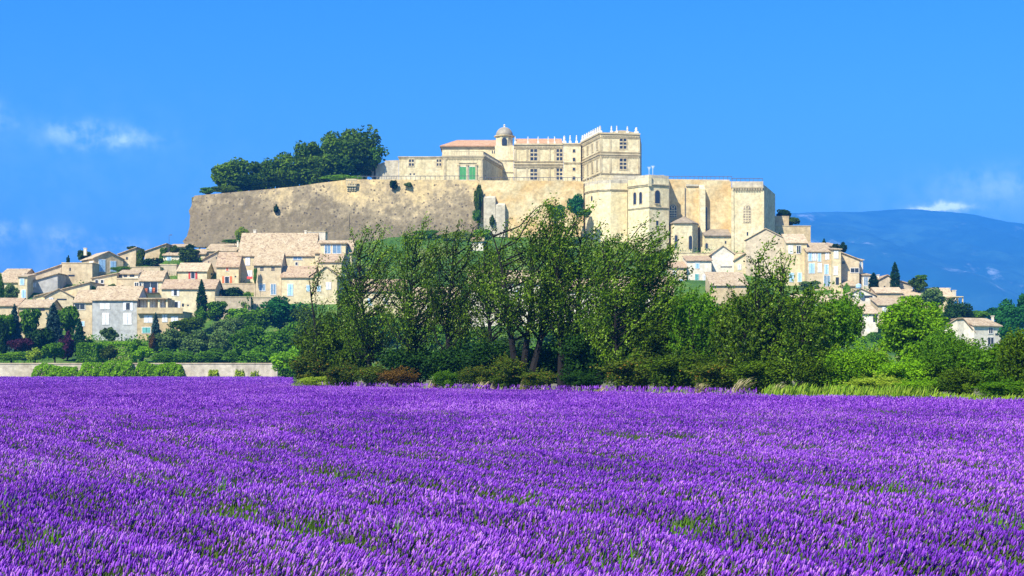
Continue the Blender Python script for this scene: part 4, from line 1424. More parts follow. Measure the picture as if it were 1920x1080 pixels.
root = empty('rampart_wall', (X(780, 446), 446, Z(440, 446)), 'ochre and grey stained rampart wall below the castle pavilion', 'rampart')
top = [(655, 336.5, 446.02), (720, 336.5, 446), (800, 337, 445.5), (899, 338, 445)]
bot = [(655, 458, 444.02), (720, 455, 443.5), (800, 448, 443), (899, 436, 443)]
ribbon(top, bot, 3, rough=.25, seed=5).build('wall', M['rampart'], root)
s = Seg(670, 446.4, 898, 445.4)
railing(root, s, 0, s.L, Z(337, 446), 1.25, 'metal', 1.5, -.2)

root = empty('rampart_wall', (X(1000, 443), 443, Z(440, 443)), 'warm ochre rampart wall with two buttresses between ivy and church', 'rampart')
top = [(899.2, 338, 443.6), (960, 338.5, 443.6), (1030, 339, 444), (1094, 340, 445)]
bot = [(899.2, 445, 442), (960, 445, 442), (1030, 445, 442.5), (1094, 450, 443)]
ribbon(top, bot, 3, rough=.25, seed=8).build('wall', M['church_ochre'], root)
for (p0, p1, pt, pb) in ((907, 929, 372, 440), (929.5, 947, 385, 445)):
    s = Seg(p0, 442, p1, 442)
    b = MB()
    zt, zb_ = Z(pt, 442), Z(pb, 442)
    b.hexa([s.p3(0, 1.3, zb_), s.p3(s.L, 1.3, zb_), s.p3(s.L, -1, zb_), s.p3(0, -1, zb_), s.p3(0, .9, zt), s.p3(s.L, .9, zt), s.p3(s.L, -1, zt + .9), s.p3(0, -1, zt + .9)])
    b.build('buttress', M['castle_dark'], root)
s = Seg(900, 444.2, 1092, 445.2)
railing(root, s, 0, s.L, Z(339, 444), 1.25, 'metal', 1.5, -.2)

# ground of the castle terrace
tg = [(360, 368), (430, 363), (500, 357), (560, 351), (600, 345), (655, 339), (800, 340), (900, 341), (1094, 343), (1200, 343), (1434, 352)]
b = MB()
for (p0, r0), (p1, r1) in zip(tg[:-1], tg[1:]):
    z0, z1 = Z(r0, 446), Z(r1, 446)
    b.hexa([(X(p0, 449), 448.5, z0 - 6), (X(p1, 449), 448.5, z1 - 6), (X(p1, 449), 545, z1 - 6), (X(p0, 449), 545, z0 - 6),
            (X(p0, 449), 448.5, z0), (X(p1, 449), 448.5, z1), (X(p1, 449), 545, z1), (X(p0, 449), 545, z0)])
tag(b.build('terrace_ground', M['ground']), kind='structure')

# ------------------------------------------------------------------ the castle palace
ZT = Z(341, 446)
CR = empty('castle', (X(1000, 475), 475, ZT), 'pale renaissance castle with domed turret and pinnacled tower on the terrace', 'castle')


def foot(*pts):
    return [(X(p, y_), y_) for p, y_ in pts]


def mullion(seg, root, px0, py0, px1, py1, rows=3, cols=2, w=.3, mat='trim', bar=.26):
    t0, t1, z0, z1 = seg.rect(px0, py0, px1, py1)
    b = MB()
    ring(seg, b, t0, t1, z0, z1, w, -.1, .14)
    for i in range(1, cols):
        t = t0 + (t1 - t0) * i / cols
        seg.bx(b, t - bar / 2, t + bar / 2, z0, z1, 0, .11)
    for j in range(1, rows):
        z = z0 + (z1 - z0) * j / rows
        for i in range(cols):
            a = t0 + (t1 - t0) * i / cols + (bar / 2 if i else 0); c = t0 + (t1 - t0) * (i + 1) / cols - (bar / 2 if i < cols - 1 else 0)
            seg.bx(b, a, c, z - bar * .8, z + bar * .8, 0, .10)
    f = b.build('window', M[mat], root)
    b = MB(); seg.bx(b, t0, t1, z0, z1, -.1, .03); b.build('pane', M['pane'], f)
    return f


def course(seg, root, row, Yr, h, out, t0=None, t1=None, name='cornice', mat='trim', dent=False):
    """stepped string course whose top is at photo row (at depth Yr)"""
    z1 = Z(row, Yr)
    t0 = -out if t0 is None else t0
    t1 = seg.L + out if t1 is None else t1
    b = MB()
    seg.bx(b, t0, t1, z1 - h * .45, z1, -.2, out)
    seg.bx(b, t0 + out * .4, t1 - out * .4, z1 - h, z1 - h * .46, -.2, out * .55)
    if dent:
        k = int((t1 - t0) / .9)
        for i in range(k):
            t = t0 + out * .4 + (t1 - t0 - out) * (i + .3) / k
            seg.bx(b, t, t + .4, z1 - h - .35, z1 - h - .01, -.1, out * .5)
    return b.build(name, M[mat], root)


def pinnacle(root, x, y, z0, z1, w=.28, mat='whitestone'):
    b = MB()
    h = z1 - z0
    b.box(x - w * 1.5, x + w * 1.5, y - w * 1.5, y + w * 1.5, z0, z0 + h * .28)
    b.lathe(x, y, [(w * 1.1, z0 + h * .28), (w * .75, z0 + h * .36), (w * .95, z0 + h * .6), (w * .6, z0 + h * .8), (w * .85, z0 + h * .88), (w * .1, z1)], 8)
    return b.build('pinnacle', M[mat], root)


M['whitestone'] = wall_mat('bleached_pinnacle_stone', (0.74, 0.68, 0.55), (0.76, 0.71, 0.60), amt=.3)

# low left wing
s = Seg(748, 462, 831, 462)
b = MB(); b.extr(foot((748, 462), (830.5, 462), (830.5, 474), (748, 474)), ZT - 1, Z(295, 462)); b.build('low_wing', M['castle'], CR)
course(s, CR, 293.5, 462, .7, .35)
mullion(s, CR, 767, 299, 776, 311, 2, 2); mullion(s, CR, 819, 299, 827, 311, 2, 2)
for p in (768, 775):
    window(s, CR, p, 325, p + 3, 328, 'hole')
# ruined wall stub
s = Seg(705, 463, 748, 463)
b = MB()
b.extr(foot((722, 463), (747.5, 463), (747.5, 465), (722, 465)), ZT - 1, [Z(301, 463), Z(300, 463), Z(300, 463), Z(301, 463)])
b.extr(foot((704, 463.1), (721.8, 463.1), (721.8, 465.1), (704, 465.1)), ZT - 1, [Z(310, 463), Z(303, 463), Z(303, 463), Z(310, 463)])
b.build('ruined_wall', M['castle_dark'], CR)
b = MB()
sg = Seg(678, 464, 703, 464)
ar = [sg.p3(sg.s_at(p), 0, Z(r, 464)) for p, r in ((678, 337), (678, 318), (682, 310), (688, 307), (697, 309), (703, 313), (703, 337), (697, 337), (697, 322), (692, 317), (687, 322), (687, 337))]
b.prism(ar, (0, 2, 0)); b.build('ruined_arch', M['castle_dark'], CR)

# gallery pavilion
b = MB(); b.extr(foot((831, 460), (906, 460), (945, 488), (871, 490)), ZT - 1, Z(293, 460)); b.build('pavilion', M['castle'], CR)
s = Seg(831, 460, 906, 460); s2 = Seg(906, 460, 945, 488)
course(s, CR, 291.5, 460, 1.0, .45, dent=True); course(s2, CR, 291.5, 460, 1.0, .45, t0=.0, t1=s2.L - .3)
railing(CR, s, s.s_at(846), s.L, Z(291.4, 460), 1.45, 'trim', .55, -.1, 'balustrade', .2)
railing(CR, s2, .3, s2.L - .5, Z(291.4, 460), 1.45, 'castle_dark', .6, -.1, 'balustrade', .2)
door(s, CR, 862, 313, 874, 337, 'green_door'); door(s, CR, 879.5, 313, 891.5, 337, 'green_door')
for p in (859.5, 876, 893):
    t = s.s_at(p); b = MB(); s.bx(b, t - .28, t + .28, ZT - .5, Z(311, 460), 0, .3); s.bx(b, t - .4, t + .4, Z(311, 460), Z(308.5, 460), 0, .42); b.build('pilaster', M['trim'], CR)
for p in (834, 903):
    t = s.s_at(p); b = MB(); s.bx(b, t - .35, t + .35, ZT - .5, Z(297.5, 460), 0, .22); b.build('pilaster', M['trim'], CR)
b = MB(); s.bx(b, s.s_at(860), s.s_at(893), Z(306, 460), Z(304.5, 460), 0, .25); b.build('string_course', M['trim'], CR)
for i in range(7):
    t = 2.2 + i * (s2.L - 4) / 6.4
    b = MB(); ring(s2, b, t, t + 1.3, ZT + .6, ZT + 4.2, .25, -.1, .12); f = b.build('window', M['trim'], CR)
    b = MB(); s2.bx(b, t, t + 1.3, ZT + .6, ZT + 4.2, -.1, .03); b.build('pane', M['pane'], f)

# main range behind with its red roof
b = MB(); b.extr(foot((829, 496), (931, 496), (931, 510), (829, 510)), ZT - 1, Z(276, 496)); b.build('main_range', M['castle'], CR)
s = Seg(829, 496, 931, 496)
course(s, CR, 275.5, 496, .7, .4)
b = MB()
lo = [s.p3(-.8, .8, Z(275.3, 496)), s.p3(s.L + .4, .8, Z(275.3, 496)), s.p3(s.L + .4, -14.5, Z(275.3, 496)), s.p3(-.8, -14.5, Z(275.3, 496))]
lu = [(x_, y_, z_ + .3) for x_, y_, z_ in lo]
b.hexa(lo + lu)
lu = [(x_, y_, z_ + .01) for x_, y_, z_ in lu]
r0, r1 = s.p3(5, -7, Z(262.5, 503)), s.p3(s.L, -7, Z(262.5, 503))
b.poly([lu[0], lu[1], r1, r0]); b.poly([lu[2], lu[3], r0, r1]); b.poly([lu[3], lu[0], r0]); b.poly([lu[1], lu[2], r1])
b.build('roof', M['tileorange'], CR)
for p in (923, 927):
    window(s, CR, p - .7, 282, p + 1.2, 288, 'hole')

# domed turret
cx, cy = X(945.7, 489), 489
b = MB(); b.extr(foot((928, 486), (963, 486), (963, 493.5), (928, 493.5)), ZT - 1, Z(273, 486)); tw = b.build('turret', M['castle'], CR)
zz = Z(273, 486)
b = MB(); b.lathe(cx, cy, [(3.15, zz - .1), (3.15, Z(256, 487))], 8, math.radians(22.5)); b.build('drum', M['castle'], CR)
b = MB(); b.lathe(cx, cy, [(3.3, Z(256, 487) + .01), (3.6, Z(255, 487)), (3.6, Z(253.5, 487))], 24); b.build('cornice', M['trim'], CR)
z0, z1 = Z(253.4, 487), Z(236.5, 487)
b = MB(); b.lathe(cx, cy, [(3.0 * math.cos(a), z0 + (z1 - z0) * math.sin(a)) for a in [i * math.pi / 2 / 10 for i in range(10)]] + [(.25, z1)], 24)
dm = b.build('dome', M['dome'], CR, smooth=True)
b = MB(); b.lathe(cx, cy, [(.4, z1 - .1), (.2, z1 + .25), (.42, z1 + .6), (.05, z1 + 1.0)], 8); b.build('finial', M['whitestone'], dm)
s = Seg(938.5, 485.9, 952, 485.9)
b = MB()
t0, t1 = s.s_at(941), s.s_at(950)
zb0, zb1 = Z(272, 485.9), Z(258, 485.9)
pts = [s.p3(t0, .16, zb0), s.p3(t1, .16, zb0), s.p3(t1, .16, zb1 - .8)] + [s.p3((t0 + t1) / 2 + (t1 - t0) / 2 * math.cos(a), .16, zb1 - .8 + .8 * math.sin(a)) for a in [i * math.pi / 8 for i in range(1, 8)]] + [s.p3(t0, .16, zb1 - .8)]
b.prism(pts, (0, .3, 0)); b.build('arched_window', M['pane'], CR)
sT = Seg(928, 486, 963, 486)
for row in (300, 322):
    course(sT, CR, row, 486, .45, .2, name='string_course')

# renaissance facade
s = Seg(963.4, 484, 1056, 484)
b = MB(); b.extr(foot((963.4, 484), (1056, 484), (1056, 498), (963.4, 498)), ZT - 1, Z(272, 484)); b.build('facade', M['castle'], CR)
course(s, CR, 269.5, 484, 1.1, .6, t0=0, t1=s.L, dent=True)
course(s, CR, 277, 484, .5, .25, t0=0, t1=s.L, name='string_course')
for row, h, o_ in ((302, .5, .3), (307, .7, .45), (312.5, .6, .35)):
    course(s, CR, row, 484, h, o_, t0=0, t1=s.L, name='string_course')
for p in (966, 988, 1010.5, 1030, 1040):
    t = s.s_at(p)
    b = MB(); s.bx(b, t - .3, t + .3, Z(301.6, 484), Z(279, 484), 0, .2); s.bx(b, t - .42, t + .42, Z(279, 484) + .005, Z(277.4, 484) - .3, 0, .27); b.build('pilaster', M['trim'], CR)
    b = MB(); s.bx(b, t - .3, t + .3, ZT - .5, Z(316, 484), 0, .2); b.build('pilaster', M['trim'], CR)
for a in ((994.5, 279, 1007, 301), (1043.5, 279, 1054.5, 301), (994.5, 317, 1007, 337), (1043.5, 316, 1054.5, 337)):
    mullion(s, CR, *a)
b = MB(); s.bx(b, 1, s.L - .5, Z(272, 484), Z(270.8, 484), -10, -1.2)
lo = [s.p3(.6, -1.3, Z(270.7, 485)), s.p3(s.L - .3, -1.3, Z(270.7, 485)), s.p3(s.L - .3, -13, Z(270.7, 485)), s.p3(.6, -13, Z(270.7, 485))]
r0, r1 = s.p3(.6, -7, Z(260, 491)), s.p3(s.L - .3, -7, Z(260, 491))
b.poly([lo[0], lo[1], r1, r0]); b.poly([lo[2], lo[3], r0, r1]); b.poly([lo[3], lo[0], r0]); b.poly([lo[1], lo[2], r1])
b.build('roof', M['tileorange'], CR)
for p in (966, 990, 1009, 1028, 1040):
    pinnacle(CR, X(p, 484.3), 484.3, Z(269.4, 484), Z(255.5, 484), .24)

# stair block
b = MB(); b.extr(foot((1056.4, 482), (1089, 482), (1092, 495), (1056.4, 495)), ZT - 1, Z(270, 482)); b.build('stair_block', M['castle'], CR)
s = Seg(1056.4, 482, 1089, 482)
course(s, CR, 268.5, 482, .8, .4, t0=-.2, t1=s.L)
course(s, CR, 304, 482, .6, .3, t0=0, t1=s.L, name='string_course')
for (r0, r1) in ((280, 286), (296, 302.5), (314.5, 320), (331, 337)):
    window(s, CR, 1074, r0, 1078.5, r1, 'd', 'trim')
for p, w_, tp in ((1058, .45, 254), (1069, .28, 253), (1081, .28, 253)):
    pinnacle(CR, X(p, 482.4), 482.4, Z(268.4, 482), Z(tp, 482), w_)

# great tower
ztw = Z(251, 464)
b = MB(); b.extr(foot((1089.2, 484.5), (1125, 464), (1200, 466), (1203, 487)), ZT - 1, ztw); b.build('tower', M['castle'], CR)
sl_ = Seg(1089.2, 484.5, 1125, 464); sf = Seg(1125, 464, 1200, 466)
for sg in (sl_, sf):
    course(sg, CR, 248.5, 464, 1.1, .55, t0=0, t1=sg.L, dent=True)
    course(sg, CR, 257, 464, .35, .2, t0=0, t1=sg.L, name='string_course')
    course(sg, CR, 283.5, 464, .5, .3, t0=0, t1=sg.L, name='string_course')
    course(sg, CR, 288, 464, .9, .5, t0=0, t1=sg.L, name='string_course', dent=True)
    course(sg, CR, 324, 464, .5, .3, t0=0, t1=sg.L, name='string_course')
for a in ((1162, 259.5, 1174.5, 279), (1162, 297.5, 1174.5, 317)):
    mullion(sf, CR, *a)
for p in (1127, 1144, 1198):
    t = sf.s_at(p)
    for (ra, rb) in ((282.8, 260.5), (323, 295)):
        b = MB(); sf.bx(b, t - .3, t + .3, Z(ra, 464), Z(rb, 464), 0, .18); b.build('pilaster', M['trim'], CR)
for (ra, rb) in ((261, 281), (296, 321)):
    for i in range(4):
        t = 2.0 + i * (sl_.L - 4.5) / 3.2
        z0, z1 = Z(rb, 464), Z(ra, 464)
        b = MB(); ring(sl_, b, t, t + 1.5, z0 + .6, z1 - .4, .3, -.1, .15); sl_.bx(b, t + .62, t + .88, z0 + .6, z1 - .4, 0, .12)
        f = b.build('window', M['trim'], CR)
        b = MB(); sl_.bx(b, t, t + 1.5, z0 + .6, z1 - .4, -.1, .03); b.build('pane', M['pane'], f)
for i in range(9):
    p = sl_.pt(1.0 + i * (sl_.L - 1.8) / 8, -.3)
    pinnacle(CR, p.x, p.y, Z(248.3, 464), Z(235, 464), .42)
for p_, w_, tp in ((1147, .30, 235), (1157, .26, 234.5), (1177, .34, 235), (1193.5, .50, 236.5)):
    t = sf.s_at(p_); p = sf.pt(t, -.4)
    pinnacle(CR, p.x, p.y, Z(248.3, 464), Z(tp, 464), w_)
b = MB(); pr = [sf.p3(sf.s_at(a), -.35, Z(r, 464)) for a, r in ((1147, 248.2), (1191, 248.2), (1191, 246.5), (1172, 243), (1163, 243), (1147, 246.5))]
b.prism(pr, (0, .5, 0)); b.build('parapet', M['trim'], CR)
for i, p_ in enumerate((1120, 1128, 1147, 1152)):
    pass

# ------------------------------------------------------------------ collegiate church under the terrace
CH = empty('church', (X(1290, 434), 434, Z(480, 434)), 'large cream stone church with octagonal tower built into the terrace below the castle', 'church')
zl = Z(560, 434)


def arch_win(seg, root, px0, py0, px1, py1, mat='pane', frame='trim', tracery=0, o=.02):
    t0, t1, z0, z1 = seg.rect(px0, py0, px1, py1)
    r = (t1 - t0) / 2; m_ = (t0 + t1) / 2; zs = z1 - r
    def prof(g, out):
        return [seg.p3(t0 - g, out, z0 - g), seg.p3(t1 + g, out, z0 - g), seg.p3(t1 + g, out, zs)] + \
               [seg.p3(m_ + (r + g) * math.cos(a), out, zs + (r + g) * math.sin(a)) for a in [i * math.pi / 10 for i in range(1, 10)]] + [seg.p3(t0 - g, out, zs)]
    inn = (-seg.n.x * .3, -seg.n.y * .3, 0)
    b = MB(); b.prism(prof(.22, o + .06), inn)
    f = b.build('arched_window', M[frame], root)
    b = MB(); b.prism(prof(0, o + .1), inn); pn = b.build('pane', M[mat], f)
    if tracery:
        b = MB()
        for i in range(1, tracery):
            t = t0 + (t1 - t0) * i / tracery
            seg.bx(b, t - .1, t + .1, z0, zs + r * .35, o, o + .2)
        for k in range(int((zs - z0) / .8) + 1):
            z = z0 + .4 + k * .8
            if z < zs:
                seg.bx(b, t0, t1, z - .12, z + .12, o, o + .17)
        for a in range(12):
            th = a * math.pi / 6; th2 = (a + 1) * math.pi / 6
            c_ = (m_, zs + r * .35)
            R1 = r * .5
            pa, pb2 = (m_ + R1 * math.cos(th), zs + r * .3 + R1 * math.sin(th)), (m_ + R1 * math.cos(th2), zs + r * .3 + R1 * math.sin(th2))
            b.tube([seg.p3(pa[0], o + .15, pa[1]), seg.p3(pb2[0], o + .15, pb2[1])], [.12, .12], 5)
        b.build('tracery', M['church'], f)
    return f


# curved bastion
pts = [(1094, 446), (1106, 441.5), (1122, 438.5), (1145, 437), (1176, 438)]
b = MB(); b.extr(foot(*pts, (1176, 450), (1094, 450)), zl, Z(344, 438)); b.build('bastion', M['church'], CH)
for (a, c) in zip(pts[:-1], pts[1:]):
    sg = Seg(*a, *c)
    course(sg, CH, 355, 438, .6, .35, t0=-.05, t1=sg.L + .05, name='string_course')
    b = MB(); sg.bx(b, 0, sg.L, Z(344, 438) + .01, Z(338, 438), -.6, -.1); b.build('parapet', M['castle_dark'], CH)
sg = Seg(1122, 438.5, 1145, 437)
window(Seg(1106, 441.5, 1122, 438.5), CH, 1108, 368, 1111, 377, 'hole')
# octagonal tower
pts = [(1176, 441), (1178, 434), (1217, 428), (1254, 431), (1257, 441)]
b = MB(); b.extr(foot(*pts, (1254, 448), (1176, 448)), zl, Z(334, 429)); b.build('bell_tower', M['church'], CH)
segs = [Seg(*a, *c) for a, c in zip(pts[:-1], pts[1:])]
for sg in segs[1:3]:
    course(sg, CH, 345, 429, .7, .4, t0=-.1, t1=sg.L + .1, name='string_course')
    course(sg, CH, 388, 429, .5, .3, t0=-.1, t1=sg.L + .1, name='string_course')
    b = MB(); sg.bx(b, 0, sg.L, Z(334, 429) + .01, Z(328, 429), -.6, -.05); b.build('parapet', M['castle_dark'], CH)
arch_win(segs[1], CH, 1188, 361, 1193, 383); arch_win(segs[1], CH, 1199, 360, 1204, 382); arch_win(segs[2], CH, 1228, 357, 1237, 382)
b = MB(); s3 = segs[2]; t = s3.s_at(1232.5); s3.bx(b, t - .85, t + .85, Z(383.2, 429), Z(381.6, 429), .05, .35); b.build('sill', M['trim'], CH)
window(segs[2], CH, 1230, 414, 1234.5, 427, 'd', 'trim')
b = MB(); t = s3.s_at(1217.2); s3.bx(b, t - .4, t + .5, Z(350, 429), Z(330, 429), 0, .6); b.build('gargoyle_bracket', M['church'], CH)
# nave
b = MB(); b.extr(foot((1255, 437), (1371.5, 438.5), (1371.5, 452), (1255, 452)), zl, [Z(336, 437), Z(340, 438.5), Z(340, 438.5), Z(336, 437)]); b.build('nave', M['church_ochre'], CH)
s = Seg(1255, 437, 1371.5, 438.5)
b = MB(); s.bx(b, s.s_at(1258), s.L, Z(342, 438), Z(334.5, 438), -3, -2.4); b.build('parapet', M['castle_dark'], CH)
b = MB(); lo = Z(480, 437)
ps = [s.p3(s.s_at(1310), 0, lo), s.p3(s.s_at(1310), 2.6, lo), s.p3(s.s_at(1310), 2.4, Z(356, 437)), s.p3(s.s_at(1310), 0, Z(346, 437))]
b.prism(ps, (s.u.x * 1.6, s.u.y * 1.6, 0)); b.build('buttress', M['church'], CH)
arch_win(s, CH, 1255.5, 384, 1268, 407, tracery=3)
b = MB(); t = s.s_at(1284.5); s.bx(b, t - .1, t + .1, Z(406, 437), Z(352, 437), .01, .22); b.build('downpipe', M['metal'], CH)
arch_win(s, CH, 1321, 388, 1325.5, 430)
b = MB(); s.bx(b, s.s_at(1286), s.s_at(1309), Z(349, 437), Z(345.5, 437), 0, .4); b.build('string_course', M['castle_dark'], CH)
# apse
ap = [(1255.5, 436.9), (1256, 433), (1264, 430), (1298, 430.5), (1308, 433.5), (1309, 437)]
b = MB(); b.extr(foot(*ap), zl, Z(418, 431)); b.build('apse', M['church'], CH)
b = MB()
apx = (X(1283, 436.7), 436.7, Z(405, 436.7))
ring_ = [Vector((X(p, y_ - .5), y_ - .5, Z(418, 431) + .02)) for p, y_ in ((1254.5, 437.3), (1254.5, 433), (1263.5, 430), (1298.5, 430.5), (1309.5, 433.5), (1310.5, 437.4))]
for a, c in zip(ring_[:-1], ring_[1:]):
    b.poly([a, c, apx])
up = [v_ + Vector((0, 0, -.25)) for v_ in ring_]
for i in range(5):
    b.poly([up[i], up[i + 1], ring_[i + 1], ring_[i]])
b.poly(list(reversed(up)))
b.build('apse_roof', M['slab'], CH)
sa = Seg(1264, 430, 1298, 430.5)
arch_win(sa, CH, 1265, 441, 1270, 466, 'pane'); arch_win(sa, CH, 1291.5, 442, 1297.5, 467, 'pane')
# lean-to chapel
b = MB(); b.extr(foot((1320, 433), (1370.5, 433.5), (1370.5, 438.3), (1320, 438)), zl, Z(443, 433)); b.build('chapel', M['church'], CH)
sc_ = Seg(1320, 433, 1370.5, 433.5)
b = MB(); b.hexa([sc_.p3(-.1, .5, Z(443, 433) + .02), sc_.p3(sc_.L + .1, .5, Z(443, 433) + .02), sc_.p3(sc_.L + .1, -4.6, Z(432, 438)), sc_.p3(-.1, -4.6, Z(432, 438)),
                  sc_.p3(-.1, .5, Z(443, 433) + .3), sc_.p3(sc_.L + .1, .5, Z(443, 433) + .3), sc_.p3(sc_.L + .1, -4.6, Z(431, 438) + .2), sc_.p3(-.1, -4.6, Z(431, 438) + .2)])
b.build('chapel_roof', M['slab'], CH)
arch_win(sc_, CH, 1322.5, 456, 1327, 466); window(sc_, CH, 1359, 452, 1362, 457, 'hole')
# west front
b = MB(); b.extr(foot((1371.8, 433), (1431.5, 433), (1434, 447), (1371.8, 447)), zl, Z(355, 433)); b.build('west_front', M['church'], CH)
s = Seg(1371.8, 433, 1431.5, 433)
b = MB(); s.bx(b, .2, s.L - .1, Z(352.5, 433), Z(350.5, 433), -.3, .65)
for i in range(12):
    t = .4 + i * (s.L - 1.0) / 11
    s.bx(b, t - .16, t + .16, Z(357.5, 433), Z(352.6, 433), 0, .55)
b.build('machicolation', M['trim'], CH)
b = MB(); b.extr(foot((1372.5, 433.6), (1431, 433.6), (1432, 446), (1372.5, 446)), Z(355, 433) + .01, Z(340, 433.6)); b.build('attic', M['castle_dark'], CH)
railing(CH, s, .3, s.L - .2, Z(340, 433.6), 1.0, 'metal', 1.3, -.8, 'railing', .10)
arch_win(s, CH, 1394, 385, 1407, 417, 'slab', 'trim', tracery=3)
window(s, CH, 1400, 435, 1403, 442, 'hole')
for p in (1373, 1429.5):
    b = MB(); t = s.s_at(p); s.bx(b, t - .35, t + .45, zl, Z(358, 433), 0, .3); b.build('pilaster', M['church'], CH)
b = MB(); b.extr(foot((1432.2, 435), (1453.5, 449), (1453.5, 452), (1432.2, 452)), Z(480, 440), [Z(346, 435), Z(364, 449), Z(364, 452), Z(346, 452)]); b.build('side_wall', M['church'], CH)
s = Seg(1200, 449, 1372, 449)
railing(CH, s, 0, s.L, Z(337, 449), 1.1, 'metal', 1.3, 0, 'railing', .10)
s = Seg(1100, 448, 1180, 449)
railing(CH, s, 0, s.L, Z(341, 448), 1.4, 'castle_dark', .9, 0, 'balustrade', .18)
b = MB(); b.extr(foot((1150, 455), (1245, 455), (1245, 462), (1150, 462)), ZT - 2, [Z(330, 455), Z(328, 455), Z(328, 455), Z(330, 455)]); b.build('terrace_wall', M['castle_dark'], CH)

# low walls stepping down to the right
for (p0, p1, rt, rb, Yw, lab) in ((1453.8, 1479, 405, 432, 452, 'upper step of the plain tan wall right of the church'), (1454, 1520, 423, 470, 449, 'lower long tan wall stepping down right of the church')):
    sg = Seg(p0, Yw, p1, Yw)
    c = sg.pt(sg.L / 2)
    rt_ = empty('retaining_wall', (c.x, c.y, Z(rb, Yw)), lab, 'wall')
    b = MB(); sg.bx(b, 0, sg.L, Z(rb, Yw) - 2, Z(rt, Yw) - .25, -1.2, 0); b.build('wall', M['ochre'], rt_)
    b = MB(); sg.bx(b, -.1, sg.L + .1, Z(rt, Yw) - .24, Z(rt, Yw), -1.3, .1); b.build('coping', M['trim'], rt_)

# ------------------------------------------------------------------ plants on the terrace and walls
GT = 'dark trees on the castle terrace'
def T(px, py, rx, ry, Y, mat, label, group=None, name='tree', cat='tree', **k):
    return shrub(px, py, rx, ry, Y, mat, label, cat=cat, name=name, group=group, **k)

tz = lambda row: Z(row, 446)
T(437, 330, 42, 37, 458, 'terrace', 'leftmost dark tree of the terrace wood with a rounded top', GT, zb=tz(362))
T(494, 332, 38, 34, 457, 'terrace', 'low dark tree just right of the leftmost terrace tree', GT, zb=tz(358))
T(545, 324, 42, 38, 457, 'terrace', 'terrace tree above the small plant growing from the grey wall', GT, zb=tz(352))
T(586, 306, 42, 46, 460, 'terrace', 'terrace tree in the middle of the dark wood', GT, zb=tz(348))
T(630, 292, 44, 46, 462, 'terrace', 'second tallest dark tree of the terrace wood', GT, zb=tz(342))
T(676, 286, 46, 46, 464, 'terrace', 'tallest dark tree of the terrace wood next to the ruined arch', GT, zb=tz(338))
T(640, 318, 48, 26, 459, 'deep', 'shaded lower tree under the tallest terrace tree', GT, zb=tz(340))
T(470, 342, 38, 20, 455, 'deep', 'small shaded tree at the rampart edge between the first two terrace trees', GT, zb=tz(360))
T(520, 326, 36, 32, 456.5, 'terrace', 'rounded tree filling the dip of the terrace wood', GT, zb=tz(356))
T(608, 318, 46, 34, 458, 'terrace', 'front tree below the middle of the terrace wood', GT, zb=tz(345))
T(703, 296, 18, 24, 463, 'mid', 'lighter narrow tree at the right end of the terrace wood', GT, zb=tz(338))
T(596, 334, 40, 18, 456, 'terrace', 'low leafy tree at the rampart edge under the middle of the wood', GT, zb=tz(346))
shrub(392, 357, 18, 7, 451, 'mid', 'low green bush at the far left corner of the rampart top', zb=tz(366))
shrub(425, 355, 30, 7, 450, 'oak', 'long low hedge bush on the rampart top under the leftmost tree', zb=tz(363))
shrub(640, 333, 42, 6, 450, 'bright', 'bright low hedge beside the corbelled balcony', cat='hedge', name='hedge', zb=tz(340))
shrub(518, 391, 5.5, 9, 445, 'deep', 'small dark plant growing out of the grey rampart', cat='plant', name='wall_plant', zb=Z(396, 445))
shrub(738, 346, 8, 9, 444.6, 'deep', 'dark plant hanging from the rampart top left of the pavilion', cat='plant', name='wall_plant', zb=Z(350, 445))
shrub(766, 346, 8, 5, 444.6, 'olive', 'grey green tuft on the rampart top, right of the hanging dark plant', cat='plant', name='wall_plant', zb=Z(350, 445))
shrub(897, 380, 8, 42, 441.5, 'oak', 'tall narrow ivy column climbing the rampart', cat='ivy', name='ivy', zb=Z(405, 443))
shrub(895, 402, 10, 14, 441, 'mid', 'leafy base of the ivy column', cat='ivy', name='ivy', zb=Z(412, 441))
shrub(923, 413, 6, 11, 440.5, 'oak', 'dark ivy clump between the two rampart buttresses', cat='ivy', name='ivy', zb=Z(425, 441))
shrub(1082, 384, 17, 24, 436, 'blue_green', 'dark blue green bush growing against the curved bastion', zb=Z(408, 436))
shrub(1099, 400, 11, 10, 434, 'mid', 'small bush at the right foot of the bastion bush', zb=Z(410, 434))
shrub(1042, 398, 20, 16, 432, 'mid', 'green bush on the slope left of the bastion bush')
shrub(455, 438, 13, 15, 433, 'lime', 'yellow green shrub at the foot of the grey rampart', zb=Z(456, 433))
shrub(440, 452, 24, 4, 432, 'mid', 'low green scrub strip under the yellow green shrub', zb=Z(458, 432))
for i, (px, py, rx, ry, m_, lb) in enumerate((
        (815, 418, 16, 12, 'mid', 'rounded green bush at the left of the grass slope'), (845, 428, 28, 12, 'bright', 'broad bright bush in the middle of the grass slope'),
        (878, 424, 24, 13, 'bright', 'bright bush at the right of the grass slope'), (860, 444, 34, 10, 'lime', 'yellow green scrub low on the grass slope'),
        (800, 440, 26, 10, 'mid', 'low scrub at the left foot of the grass slope'), (905, 440, 18, 12, 'bright', 'bright scrub under the first buttress'))):
    shrub(px, py, rx, ry, depth_of(py) - 3, m_, lb)

